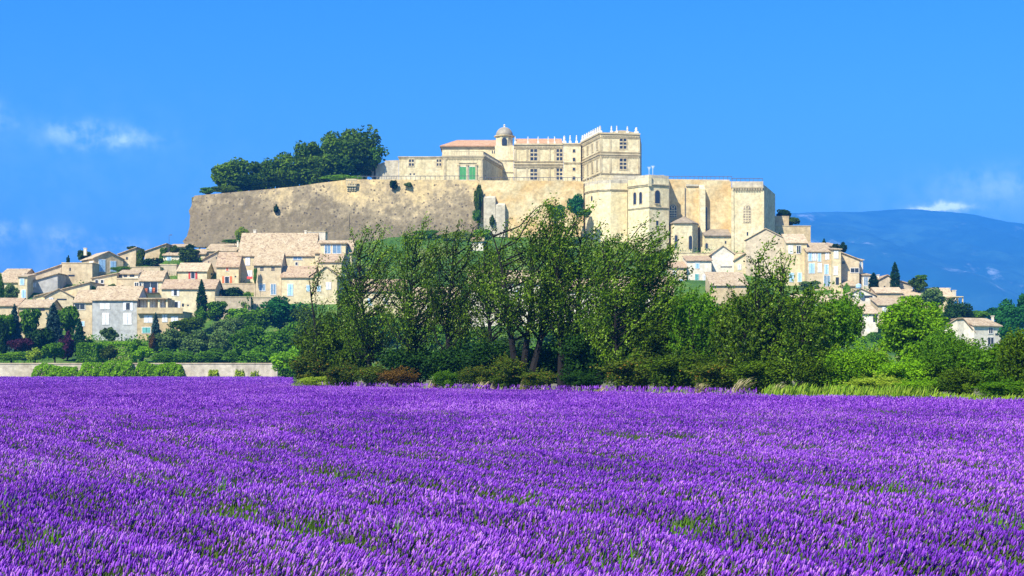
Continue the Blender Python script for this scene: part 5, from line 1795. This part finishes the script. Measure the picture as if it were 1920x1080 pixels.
# gardens inside the village, left
for a in ((355, 480, 21, 17, 419, 'oak', 'round dark garden tree under the left end of the rampart', 'tree', 'tree'), (357, 463, 8, 7, 428, 'deep', 'small dark bush topping the round garden tree', 'shrub', 'shrub'),
          (264, 488, 9, 24, 415, 'oak', 'tall ivy mass on the plain tan house', 'ivy', 'ivy'), (288, 496, 22, 14, 414, 'deep', 'wide dark shrub in the ivy garden', 'shrub', 'shrub'),
          (276, 505, 30, 7, 412, 'mid', 'low green hedge in front of the ivy garden', 'hedge', 'hedge'), (327, 468, 13, 9, 427, 'oak', 'dark bush left of the lamp post roofline', 'shrub', 'shrub'),
          (307, 476, 8, 14, 426, 'mid', 'narrow bush beside the small white garden house', 'shrub', 'shrub'), (228, 505, 19, 7, 404, 'mid', 'low green shrub under the broad gabled stone house', 'shrub', 'shrub'),
          (248, 466, 9, 6, 430, 'oak', 'dark treetop peeping over the plain tan house', 'tree', 'tree'), (156, 479, 13, 12, 428, 'oak', 'dark treetops behind the chimney of the broad gabled house', 'tree', 'tree'),
          (128, 487, 4, 9, 413, 'deep', 'dark shrub at the left wall of the broad gabled house', 'shrub', 'shrub'),
          (172, 541, 10, 5, 380, 'bright', 'bright potted greenery on the roof terrace', 'plant', 'plant'), (211, 537, 8, 6, 380, 'olive', 'grey green potted plant on the roof terrace', 'plant', 'plant'),
          (479, 516, 4, 16, 388.5, 'mid', 'green vine climbing the narrow tan house', 'vine', 'vine'),
          (436, 548, 24, 11, 385, 'deep', 'dark hedge below the orange shutters', 'hedge', 'hedge'), (462, 566, 14, 22, 378, 'mid', 'upright green shrub left of the blue doors', 'shrub', 'shrub'),
          (406, 582, 22, 20, 366, 'mid', 'green tree right of the tall cypress', 'tree', 'tree'), (445, 590, 24, 14, 366, 'bright', 'bright shrub on the bank below the dark hedge', 'shrub', 'shrub'),
          (377, 592, 14, 18, 364, 'mid', 'green shrub at the foot of the tall cypress', 'shrub', 'shrub'),
          (525, 585, 48, 30, 352, 'blue_green', 'large dark blue green tree below the pale blue shutters', 'tree', 'tree'), (568, 600, 30, 26, 350, 'oak', 'dark tree right of the large blue green tree', 'tree', 'tree'),
          (352, 610, 32, 18, 345, 'oak', 'dark green tree right of the long balcony', 'tree', 'tree'), (430, 612, 30, 20, 340, 'olive', 'grey green tree above the twin olive trees', 'tree', 'tree'),
          (312, 640, 31, 24, 322, 'olive', 'round grey green olive tree right of the blue conifer', 'tree', 'tree'), (375, 648, 34, 30, 318, 'olive', 'left one of the two broad olive trees in the garden', 'tree', 'tree'),
          (428, 640, 36, 36, 316, 'olive', 'right one of the two broad olive trees in the garden', 'tree', 'tree'), (352, 672, 30, 14, 300, 'mid', 'low green bush in front of the olive trees', 'shrub', 'shrub'),
          (206, 627, 18, 16, 335, 'olive', 'round grey green bush before the blue grey house', 'shrub', 'shrub'),
          (57, 603, 22, 28, 325, 'mid', 'leafy green tree between the two left conifers', 'tree', 'tree'), (128, 600, 22, 32, 322, 'mid', 'leafy green tree right of the big blue conifer', 'tree', 'tree'),
          (42, 647, 24, 16, 305, 'purple', 'dark purple shrub left of the big blue conifer', 'shrub', 'shrub'), (126, 648, 17, 28, 303, 'purple', 'dark purple shrub between conifer and clipped hedge', 'shrub', 'shrub'),
          (4, 640, 14, 42, 310, 'deep', 'very dark bush at the left edge', 'shrub', 'shrub'), (18, 546, 15, 16, 383, 'olive', 'grey green tree in front of the wide left edge house', 'tree', 'tree'),
          (-2, 545, 10, 38, 372, 'mid', 'green tree cut by the left edge', 'tree', 'tree'), (8, 610, 20, 24, 318, 'mid', 'mid green tree below the low pink roof', 'tree', 'tree'),
          (78, 638, 26, 28, 308, 'deep', 'dark bush in the shade between tree and big blue conifer', 'shrub', 'shrub'), (160, 655, 18, 22, 304, 'deep', 'dark bush squeezed behind the clipped square hedge', 'shrub', 'shrub'),
          (405, 668, 40, 15, 298, 'mid', 'low green bush at the feet of the twin olive trees', 'shrub', 'shrub'), (450, 668, 34, 18, 294, 'mid', 'green bush at the right foot of the broad olive trees', 'shrub', 'shrub'),
          (338, 640, 26, 24, 326, 'oak', 'dark tree behind the round olive tree', 'tree', 'tree'), (255, 650, 18, 16, 300, 'mid', 'small tree at the right end of the clipped hedge', 'tree', 'tree'),
          (480, 600, 36, 26, 348, 'mid', 'green tree below the lower stone garden wall', 'tree', 'tree'), (590, 640, 40, 40, 275, 'oak', 'dark tree behind the rusty shrubs', 'tree', 'tree'),
          (1278, 582, 44, 26, 378, 'mid', 'green bush on the slope under the small tan house', 'shrub', 'shrub'), (1340, 592, 44, 24, 366, 'bright', 'bright bush on the slope below the ochre house', 'shrub', 'shrub'),
          (1600, 648, 34, 20, 340, 'bright', 'bright bush at the foot of the white walled barn', 'shrub', 'shrub'), (1646, 640, 30, 18, 344, 'mid', 'green bush right of the foot of the white walled barn', 'shrub', 'shrub'),
          (1440, 570, 50, 28, 376, 'mid', 'green bush on the slope under the large stone gable', 'shrub', 'shrub'),
          (22, 668, 28, 10, 286, 'bright', 'bright shrub on the wall at the far left', 'shrub', 'shrub'), (66, 664, 18, 13, 284, 'lime', 'yellow green bush on the wall below the purple shrub', 'shrub', 'shrub'),
          (103, 657, 22, 18, 284, 'mid', 'round green bush under the big blue conifer', 'shrub', 'shrub'),
          (206, 660, 20, 14, 283, 'rustgreen', 'brownish shrub in front of the clipped hedge', 'shrub', 'shrub'), (268, 662, 20, 16, 284, 'bright', 'bright green bush right of the clipped hedge', 'shrub', 'shrub'),
          (313, 670, 32, 13, 282, 'mid', 'low wide bush under the round olive tree', 'shrub', 'shrub'),
          (470, 640, 40, 32, 290, 'mid', 'green tree right of the broad olive trees', 'tree', 'tree'), (540, 640, 42, 36, 285, 'mid', 'green tree under the dark trees left of the slim tree', 'tree', 'tree'),
          (490, 676, 46, 28, 262, 'mid', 'broad green bush at the right end of the garden wall', 'shrub', 'shrub'), (548, 678, 38, 30, 240, 'bright', 'yellowish green bush left of the rusty shrubs', 'shrub', 'shrub'),
          (706, 606, 34, 24, 330, 'bright', 'bright bush seen between the two middle trunks', 'shrub', 'shrub'), (745, 625, 36, 26, 320, 'blue_green', 'blue green bush seen left of the middle trunk', 'shrub', 'shrub'),
          (818, 632, 30, 22, 316, 'bright', 'bright bush seen right of the middle trunk', 'shrub', 'shrub'), (880, 640, 40, 26, 310, 'mid', 'green bush seen left of the multi-stem tree', 'shrub', 'shrub'),
          (960, 652, 44, 24, 305, 'oak', 'dark bush seen behind the multi-stem tree', 'shrub', 'shrub'), (1050, 640, 46, 28, 305, 'mid', 'green bush seen behind the windblown trees', 'shrub', 'shrub'),
          (640, 620, 40, 30, 300, 'mid', 'green tree seen behind the slim tree', 'tree', 'tree'), (1140, 645, 50, 30, 300, 'mid', 'green tree seen under the windblown trees', 'tree', 'tree')):
    shrub(*a[:7], cat=a[7], name=a[8])

cypress(378, 524, 602, 8.5, 366, 'tall narrow dark cypress in front of the pink roofed house')
cypress(1678, 491, 547, 7.5, 392, 'tall narrow cypress on the right slope against the mountain')
cypress(1638, 511, 545, 8, 394, 'small cone shaped cypress on the right slope', group=None)
cypress(100, 570, 660, 24, 316, 'big blue green conifer left of the tan house', 'conifer', 'fir', 'conifer', 'conifer')
cypress(27, 572, 660, 18, 320, 'narrower blue green conifer near the left edge', 'conifer', 'fir', 'conifer', 'conifer')
cypress(149, 598, 660, 15, 312, 'small dark conifer in front of the tan house', 'cypress', 'fir', 'conifer', 'conifer')
cypress(292, 588, 668, 15, 325, 'blue conifer in front of the ochre balcony house', 'conifer', 'fir', 'conifer', 'conifer')
shrub(286, 640, 8, 16, 318, 'rust', 'reddish shrub at the foot of the blue conifer')
cypress(1545, 447, 466, 6, 412, 'tiny dark tree tip above the long stone house', 'cypress', 'fir', 'conifer', 'conifer')


def hedge_box(px0, px1, rt, rb, Y, depth, mat, label, n=5200):
    g = np.random.default_rng(int(px0))
    x0, x1, z0, z1 = X(px0, Y), X(px1, Y), 0.6, Z(rt, Y)
    hx, hz = (x1 - x0) / 2, (z1 - z0) / 2
    d = g.uniform(-1, 1, (n, 3))
    k = g.integers(0, 3, n)
    d[np.arange(n), k] = np.sign(d[np.arange(n), k]) * g.uniform(.86, 1.0, n)
    nr = d ** 9
    d = d / (np.sum(np.abs(d) ** 9, 1, keepdims=True) ** (1 / 9)) * np.maximum(np.abs(d).max(1, keepdims=True), .7)
    c = d * np.array([hx, depth / 2, hz]) + np.array([0, 0, hz])
    me = np_mesh('hedge', [leaf_block(c, .22, .14, g, up=unit(nr) * .9, val=np.clip(g.normal(.5, .2, n), 0, 1))], [M[mat]])
    tag(link('hedge', me, None, ((x0 + x1) / 2, Y, z0)), label, 'hedge')


hedge_box(147, 188, 643, 676, 292, 4, 'mid', 'neatly clipped square green hedge in front of the blue grey house')
hedge_box(189, 254, 641, 672, 296, 4, 'bright', 'longer clipped green hedge under the round grey green bush')

# creeper hanging over the garden wall
def creeper(px0, px1, rt, label, seed, nm='creeper', mat='bright'):
    g = np.random.default_rng(seed)
    Y = 258.6
    x0, x1 = X(px0, Y), X(px1, Y)
    n_ = int((x1 - x0) * 330)
    t = g.uniform(0, 1, n_)
    top = Z(rt, Y) * (.72 + .45 * fbm(t * (x1 - x0) / 2.2, t * 0 + seed, seed, 3)) * np.minimum(1, np.minimum(t, 1 - t) * 9 + .35)
    z = g.uniform(.1, 1, n_) ** .7 * top
    bul = 1.6 * np.sqrt(np.clip(1 - (z / np.maximum(top, .1)) ** 2, 0, 1)) * (.5 + fbm(t * 20, z * .9, seed + 3, 3))
    c = np.stack([x0 + t * (x1 - x0), Y + .9 - bul * g.uniform(.75, 1, n_), z], 1)
    v_ = np.clip(g.normal(.5, .22, n_), 0, 1)
    xm = (x0 + x1) / 2
    me = np_mesh(nm, [leaf_block(c - np.array([xm, Y, 0]), .20, .13, g, up=np.array([[-.1, -.6, .7]]), val=v_)], [M[mat]])
    tag(link(nm, me, None, (xm, Y, 0)), label, nm, 'creepers over the garden wall' if nm == 'creeper' else 'weeds on the garden wall')


creeper(58, 148, 684, 'low creeper over the left part of the garden wall', 4)
creeper(146, 252, 675, 'tallest dense creeper over the wall under the clipped hedges', 5)
creeper(250, 346, 681, 'creeper over the wall below the low wide bush', 6)
for i, (px, lb) in enumerate(((400, 'first small weed on the bare right part of the garden wall'), (450, 'second small weed on the bare right part of the garden wall'), (480, 'weed at the right end of the garden wall'))):
    creeper(px - 9, px + 9, 686, lb, 20 + i, 'weed', 'lime')

# ------------------------------------------------------------------ right slope and right foreground
for a in ((1467, 402, 14, 12, 458, 'deep', 'dark treetop above the stepped wall right of the church', 'tree', 'tree'), (1486, 415, 12, 10, 456, 'oak', 'lower dark treetop right of the stepped wall', 'tree', 'tree'),
          (1580, 464, 11, 11, 408, 'deep', 'dark pine top behind the corner tower house', 'tree', 'tree'), (1566, 462, 6, 6, 409, 'deep', 'small dark bush left of the dark pine top', 'shrub', 'shrub'),
          (1722, 533, 18, 16, 388, 'oak', 'dark tree right of the low stone ruin', 'tree', 'tree'), (1728, 522, 12, 8, 389, 'mid', 'lighter treetop above the dark tree by the ruin', 'tree', 'tree'),
          (1752, 556, 26, 20, 372, 'olive', 'dry grey green tree before the long cream house', 'tree', 'tree'), (1588, 543, 8, 13, 388, 'bright', 'bright slim bush left of the white gabled house', 'shrub', 'shrub'),
          (1520, 537, 22, 12, 392, 'olive', 'grey green bush in front of the long stone house', 'shrub', 'shrub'),
          (1795, 598, 30, 36, 330, 'deep', 'dark tree between round tree and farmhouse', 'tree', 'tree'), (1830, 592, 26, 12, 345, 'mid', 'green tree behind the farmhouse roof', 'tree', 'tree'),
          (1895, 595, 30, 34, 330, 'blue_green', 'dark tree right of the farmhouse', 'tree', 'tree'), (1925, 580, 26, 30, 335, 'blue_green', 'dark tree cut by the right edge', 'tree', 'tree'),
          (1862, 588, 22, 12, 420, 'blue_green', 'distant dark trees above the farmhouse', 'tree', 'tree'), (1900, 640, 32, 30, 300, 'blue_green', 'dark tree in front of the farmhouse wall', 'tree', 'tree'),
          (1880, 585, 24, 14, 440, 'blue_green', 'far dark tree at the foot of the mountain', 'tree', 'tree')):
    shrub(*a[:7], cat=a[7], name=a[8])


def far_edge(px, off):
    """depth of the field edge on photo column px, plus an offset"""
    k = (px - 960.0) / F
    a, b_ = EDGE
    t = (k * a[1] - a[0]) / ((b_[0] - a[0]) - k * (b_[1] - a[1]))
    return a[1] + t * (b_[1] - a[1]) + off


def edge_bush(px, py, rx, ry, off, mat, label, cat='shrub', name='shrub', size='near', group=None):
    return shrub(px, py, rx, ry, far_edge(px, off), mat, label, cat=cat, name=name, size=size, group=group, zb=0.0)


edge_bush(1713, 622, 76, 68, 40, 'bright', 'big round bright green tree below the right slope', 'tree', 'tree', 'dome')
edge_bush(1590, 600, 30, 52, 28, 'mid', 'green tree between the dark mass and the white barn', 'tree', 'tree')
for a in ((1545, 615, 55, 62, 18, 'mid', 'broad green tree at the right of the dark tree group', 'tree'), (1480, 640, 62, 82, 10, 'oak', 'dark dense tree right of the sparse tall tree', 'tree'),
          (1390, 640, 56, 78, 10, 'oak', 'dark dense tree under the sparse tall tree', 'tree'), (1320, 640, 50, 84, 14, 'mid', 'leafy tree left of the sparse tall tree', 'tree'),
          (1268, 600, 40, 60, 22, 'mid', 'leafy tree with yellowish top under the church', 'tree'), (1450, 590, 60, 50, 16, 'ash', 'dark leafy tree just below the sparse crown', 'tree'),
          (1620, 690, 46, 44, 8, 'bright', 'bright bush left of the round tree foot', 'shrub'), (1570, 700, 44, 40, 6, 'bright', 'bright bush at the edge right of the dark group', 'shrub'),
          (1690, 705, 46, 34, 6, 'bright', 'bright bush below the big round tree', 'shrub'), (1745, 690, 44, 36, 9, 'mid', 'green bush right below the big round tree', 'shrub'),
          (1800, 680, 48, 44, 12, 'mid', 'green bush under the farmhouse', 'shrub'), (1860, 690, 52, 50, 8, 'mid', 'green bush right of the farmhouse bush', 'shrub'),
          (1915, 680, 44, 58, 5, 'oak', 'dark bush at the right edge of the field', 'shrub'), (1800, 718, 40, 26, 4, 'oak', 'low dark bush on the field edge at the right', 'shrub'),
          (1640, 676, 24, 22, 20, 'lime', 'yellow green shrub left of the big round tree', 'shrub'), (1765, 650, 34, 30, 30, 'mid', 'green tree leaning on the right of the round tree', 'tree'),
          (1530, 700, 40, 40, 5, 'oak', 'dark bush at the foot of the broad green tree', 'shrub'), (1640, 722, 50, 18, 3, 'lime', 'low yellow green growth on the edge below the bright bushes', 'shrub'),
          (1730, 726, 50, 16, 3, 'bright', 'low bright growth on the edge below the round tree', 'shrub'), (1880, 730, 50, 18, 2, 'mid', 'low green growth at the far right field edge', 'shrub'),
          (955, 694, 34, 26, 2.4, 'rustgreen', 'brownish bramble at the foot of the multi-stem trunks', 'shrub'),
          (1350, 704, 56, 32, 4, 'rustgreen', 'brownish bramble under the sparse tall tree', 'shrub'), (1430, 704, 58, 36, 4, 'oak', 'dark green bramble under the dark dense tree', 'shrub'),
          (1270, 696, 58, 40, 5, 'oak', 'green bramble at the foot of the leafy tree', 'shrub'), (1190, 698, 62, 34, 5, 'rustgreen', 'rusty bramble right of the thick trunks', 'shrub'),
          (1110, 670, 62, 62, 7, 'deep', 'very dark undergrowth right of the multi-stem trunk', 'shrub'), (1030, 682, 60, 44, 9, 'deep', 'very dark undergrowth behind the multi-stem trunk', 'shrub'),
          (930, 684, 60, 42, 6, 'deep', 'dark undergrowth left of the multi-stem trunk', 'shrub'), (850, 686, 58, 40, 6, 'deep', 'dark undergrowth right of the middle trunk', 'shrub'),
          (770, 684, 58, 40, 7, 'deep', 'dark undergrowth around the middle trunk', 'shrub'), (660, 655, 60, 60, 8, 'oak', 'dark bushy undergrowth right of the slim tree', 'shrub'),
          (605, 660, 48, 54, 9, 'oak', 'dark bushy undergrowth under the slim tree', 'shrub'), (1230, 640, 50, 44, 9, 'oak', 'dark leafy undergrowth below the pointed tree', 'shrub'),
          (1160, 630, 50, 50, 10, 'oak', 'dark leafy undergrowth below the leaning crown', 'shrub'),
          (590, 692, 44, 32, 4, 'rustgreen', 'rusty brown shrub at the left end of the tree row', 'shrub'), (642, 704, 34, 24, 2.5, 'rustgreen', 'orange rusty shrub near the left end of the tree row', 'shrub'),
          (700, 704, 36, 20, 2.5, 'rustgreen', 'rusty bramble between the first two trunks', 'shrub'), (745, 708, 34, 18, 2, 'rust', 'orange rusty shrub left of the middle trunk', 'shrub'),
          (895, 706, 34, 18, 2.5, 'rustgreen', 'rusty bramble between middle and multi-stem trunks', 'shrub'), (1008, 710, 34, 16, 2, 'rustgreen', 'orange rusty shrub right of the multi-stem trunk', 'shrub'),
          (835, 712, 24, 16, 2, 'mid', 'small green weed bush beside the first dry grass clump', 'shrub'), (600, 716, 40, 9, 1.5, 'lime', 'low yellow green weeds at the left end of the tree row', 'shrub'),
          (1090, 712, 40, 16, 2.5, 'deep', 'low dark weeds right of the orange shrub', 'shrub'), (950, 716, 30, 14, 2.2, 'oak', 'low dark weeds left of the orange shrub', 'shrub')):
    edge_bush(*a[:7], cat=a[7], name=a[7])

# tall windblown trees on the field edge
GW = 'tall windblown trees on the field edge'
def wind_tree(px, top, wpx, crown_row, off, seed, label, ntip=95, per=95,  stems=1, wind=.07, lean=0.0, leaf=.104, spread=.25, taper=.2, mat='ash'):
    Y = far_edge(px, off)
    H_ = Z(top, Y) * 1.05
    me = broad_tree(seed, H_, wpx / F * Y, Z(crown_row + 45, Y), int(ntip * .82), int(per * 1.22), leaf, mat, wind * 1.5 + .015, lean, stems, spread, taper=taper)
    return tree(px, 0, Y, me, label, group=GW, zb=0.0)


wind_tree(592, 488, 66, 655, 5, 31, 'slim sparse tree at the left end of the tall row', 34, 60, wind=.02, spread=.3)
wind_tree(640, 520, 90, 660, 7, 45, 'shorter leafy tree right of the slim tree in the tall row', 60, 85, wind=.03)
wind_tree(688, 428, 140, 615, 6, 32, 'first full tall tree with a slender dark trunk, left of the row', 105, 100, wind=.02, lean=-.01)
wind_tree(775, 424, 150, 600, 7, 33, 'second full tall tree in the row with a straight middle trunk', 110, 100, wind=.04)
wind_tree(845, 408, 130, 610, 9, 34, 'tall tree just left of the multi-stem tree', 100, 100, wind=.03)
wind_tree(915, 438, 110, 600, 11, 44, 'tall tree behind the left stems of the multi-stem tree', 80, 95, wind=.03)
wind_tree(985, 392, 190, 560, 4, 35, 'multi-stem tree with thick leaning trunks in the middle of the row', 125, 105, 3, wind=.05)
wind_tree(1062, 392, 160, 590, 7, 36, 'tall tree right of the multi-stem trunks', 110, 100, 2, wind=.06)
wind_tree(1122, 408, 160, 600, 6, 37, 'tree with a crown blown far to the right', 110, 100, wind=.14, lean=.03)
wind_tree(1205, 436, 110, 600, 8, 38, 'pointed tree at the right end of the tall row under the church', 80, 100, wind=.08, taper=.6)
wind_tree(1160, 520, 120, 660, 5, 39, 'lower leafy tree between blown crown and pointed tree', 80, 90, wind=.05)
wind_tree(1440, 456, 150, 640, 7, 40, 'sparse tall tree standing apart on the right with upright twigs', 62, 75, 2, wind=.02, spread=.30)
wind_tree(1395, 540, 120, 680, 5, 41, 'leafy lower tree left of the sparse tall tree', 75, 90, wind=.04)
wind_tree(1500, 545, 120, 680, 5, 42, 'leafy lower tree right of the sparse tall tree', 75, 90, wind=.04)
wind_tree(1300, 552, 100, 670, 9, 43, 'thin low tree in the dip right of the pointed tree', 50, 80, wind=.05, mat='mid')

# dry grass clumps and the grassy strip
def straw_np(g, n, h, w, x=0.0, y=0.0, lean=.5):
    a = g.uniform(0, 6.28, n); r = g.uniform(0, 1, n) ** .5 * w
    b0 = np.stack([x + np.cos(a) * r, y + np.sin(a) * r, np.zeros(n)], 1)
    hh = h * g.uniform(.55, 1.1, n)
    ln = np.stack([lean * hh * g.uniform(.4, 1.4, n), g.normal(0, .12, n) * hh, hh], 1)
    k = g.uniform(0, 3.14, n)
    wv = np.stack([np.cos(k), np.sin(k), np.zeros(n)], 1) * .016
    m_ = b0 + ln * np.array([.35, .35, .62])
    e = b0 + ln * np.array([.72, .72, .92])
    V = np.stack([b0 - wv * .6, b0 + wv * .6, m_ + wv, e + wv * 1.5, b0 + ln, e - wv * 1.5, m_ - wv], 1)
    return V.reshape(-1, 3), np.arange(n * 7).reshape(n, 7), 0, np.repeat(g.uniform(0, 1, n), 7)


g = np.random.default_rng(3)
for (px, h, w, lb) in ((803, 1.5, .35, 'leftmost dry grass clump on the field edge, beside a green weed'), (892, 1.1, .3, 'dry grass clump left of the multi-stem trunk'), (918, 1.2, .3, 'bent dry grass clump just left of the multi-stem trunk'),
                       (972, 1.3, .45, 'yellowish dry grass clump at the foot of the multi-stem trunk'), (1115, .8, .3, 'small dry grass clump in front of the dark undergrowth'), (1298, 1.1, .35, 'pale dry grass clump left of the largest one'),
                       (1372, 1.5, .6, 'largest pale plumed dry grass clump under the sparse tree'), (1440, 1.1, .35, 'dry grass clump right of the largest one')):
    Y = far_edge(px, .9)
    tag(link('dry_grass', np_mesh('dry_grass', [straw_np(g, 60, h + .15, w * .6, lean=.75)], [M['straw']]), None, (X(px, Y), Y, 0)), lb, 'dry grass', 'dry grass clumps along the field edge')
blk = []
for i in range(1700):
    px = g.uniform(540, 2250)
    if px < 1430 and g.uniform() < .85: continue
    Y = far_edge(px, g.uniform(.3, 2.6))
    blk.append(straw_np(g, 14, g.uniform(.6, 1.05) * (1.3 if 1440 < px < 1740 else .9), .5, X(px, Y), Y, lean=.25))
M['verge'] = leaf_mat('verge_grass', (0.12, 0.27, 0.010), (0.34, 0.42, 0.05), .3)
tag(link('verge_grass', np_mesh('verge_grass', blk, [M['verge']])), 'strip of yellow green grass between lavender and bushes', 'grass', kind='stuff')
# purple flowers seeded under the trees
blk = []
k = 5200
px = g.uniform(560, 1420, k); Y = np.array([far_edge(p, o_) for p, o_ in zip(px, g.uniform(.5, 4.5, k))])
c = np.stack([(px - 960) / F * Y, Y, g.uniform(.3, 1.0, k)], 1)
blk.append(leaf_block(c, .12, .035, g, dirv=np.array([[.2, 0, 1.6]]), val=np.clip(g.normal(.5, .2, k), 0, 1)))
tag(link('lavender', np_mesh('lavender', blk, [M['lavender']])), 'shaded stray lavender growing under the tree row', 'lavender', kind='stuff')

for (p0, p1, rt, rb, Yw, mt, lab) in ((1258, 1402, 474, 560, 421, 'church', 'cream retaining wall under the apse and chapel'), (1494, 1562, 553, 580, 391, 'cream', 'cream garden wall under the long stone house'),
                                      (388, 476, 531, 560, 398, 'stone', 'stone garden wall below the orange shutters'), (404, 470, 556, 590, 377, 'stone', 'lower stone garden wall above the green bank'),
                                      (228, 300, 500, 520, 408, 'tan', 'tan garden wall below the ivy garden'), (330, 392, 497, 515, 414.5, 'stone', 'stone garden wall behind the closed red shutters')):
    sg = Seg(p0, Yw, p1, Yw)
    c = sg.pt(sg.L / 2)
    rt_ = empty('retaining_wall', (c.x, c.y, Z(rb, Yw)), lab, 'wall')
    b = MB(); sg.bx(b, 0, sg.L, Z(rb, Yw) - 2, Z(rt, Yw) - .2, -1.2, 0); b.build('wall', M[mt], rt_)
    b = MB(); sg.bx(b, -.1, sg.L + .1, Z(rt, Yw) - .19, Z(rt, Yw), -1.3, .1); b.build('coping', M['trim'], rt_)

# low scrub scattered over the hillside
g = np.random.default_rng(12)
k = 60000
y = g.uniform(266, 446, k); x = g.uniform(-.40, .40, k) * y
d = fbm(x / 7, y / 7, 77, 3)
ok = d > .47
x, y, d = x[ok], y[ok], d[ok]
z = hill_z(x, y) + (fbm(x / 9, y / 9, 5) - .5) * np.clip((y - 262) / 60, 0, 1) * 1.6
z = z + g.uniform(0, 1, len(x)) * np.clip((d - .45) * 9, .15, 1.5)
v_ = np.clip(fbm(x / 3, y / 3, 78, 2) * 1.2 - .15 + g.normal(0, .15, len(x)), 0, 1)
tag(link('scrub', np_mesh('scrub', [leaf_block(np.stack([x, y, z], 1), .34, .2, g, up=np.array([[-.1, -.3, .7]]), val=v_)], [M['mid']])),
    'low green scrub covering the open ground of the hillside', 'scrub', kind='stuff')

# the bushes go on along the field edge to the right
g = np.random.default_rng(21)
pts = []
for i in range(34):
    px = 1950 + i * 11
    Y = far_edge(px, g.uniform(2, 9))
    r = g.uniform(.8, 1.7)
    q = unit(g.normal(size=(420, 3))) * g.uniform(.55, 1, (420, 1)) * r
    pts.append(q + np.array([X(px, Y), Y, r * g.uniform(.6, 1.2)]))
pts = np.concatenate(pts)
pts = pts[pts[:, 2] > .05]
tag(link('undergrowth', np_mesh('undergrowth', [leaf_block(pts, .12, .07, g, up=np.array([[-.1, -.2, .6]]))], [M['oak']])),
    'tangled dark undergrowth running on along the right end of the field edge', 'undergrowth', kind='stuff')

# ------------------------------------------------------------------ the air
hm = bpy.data.materials.new('blue_air')
hm.use_nodes = True
hm.node_tree.nodes.clear()
q = N(hm.node_tree)
pv = q.add('ShaderNodeVolumePrincipled', ins={'Color': (0.05, 0.35, 1.0, 1.0), 'Density': 0.00018, 'Anisotropy': 0.0})
ho = q.add('ShaderNodeOutputMaterial')
hm.node_tree.links.new(pv.outputs[0], ho.inputs['Volume'])
b = MB()
b.box(-12000, 12000, -600, 12500, -6.0, 1075.0)
o = b.build('haze', hm)
tag(o, 'blue summer haze over the valley and the far mountain', 'haze', kind='stuff')
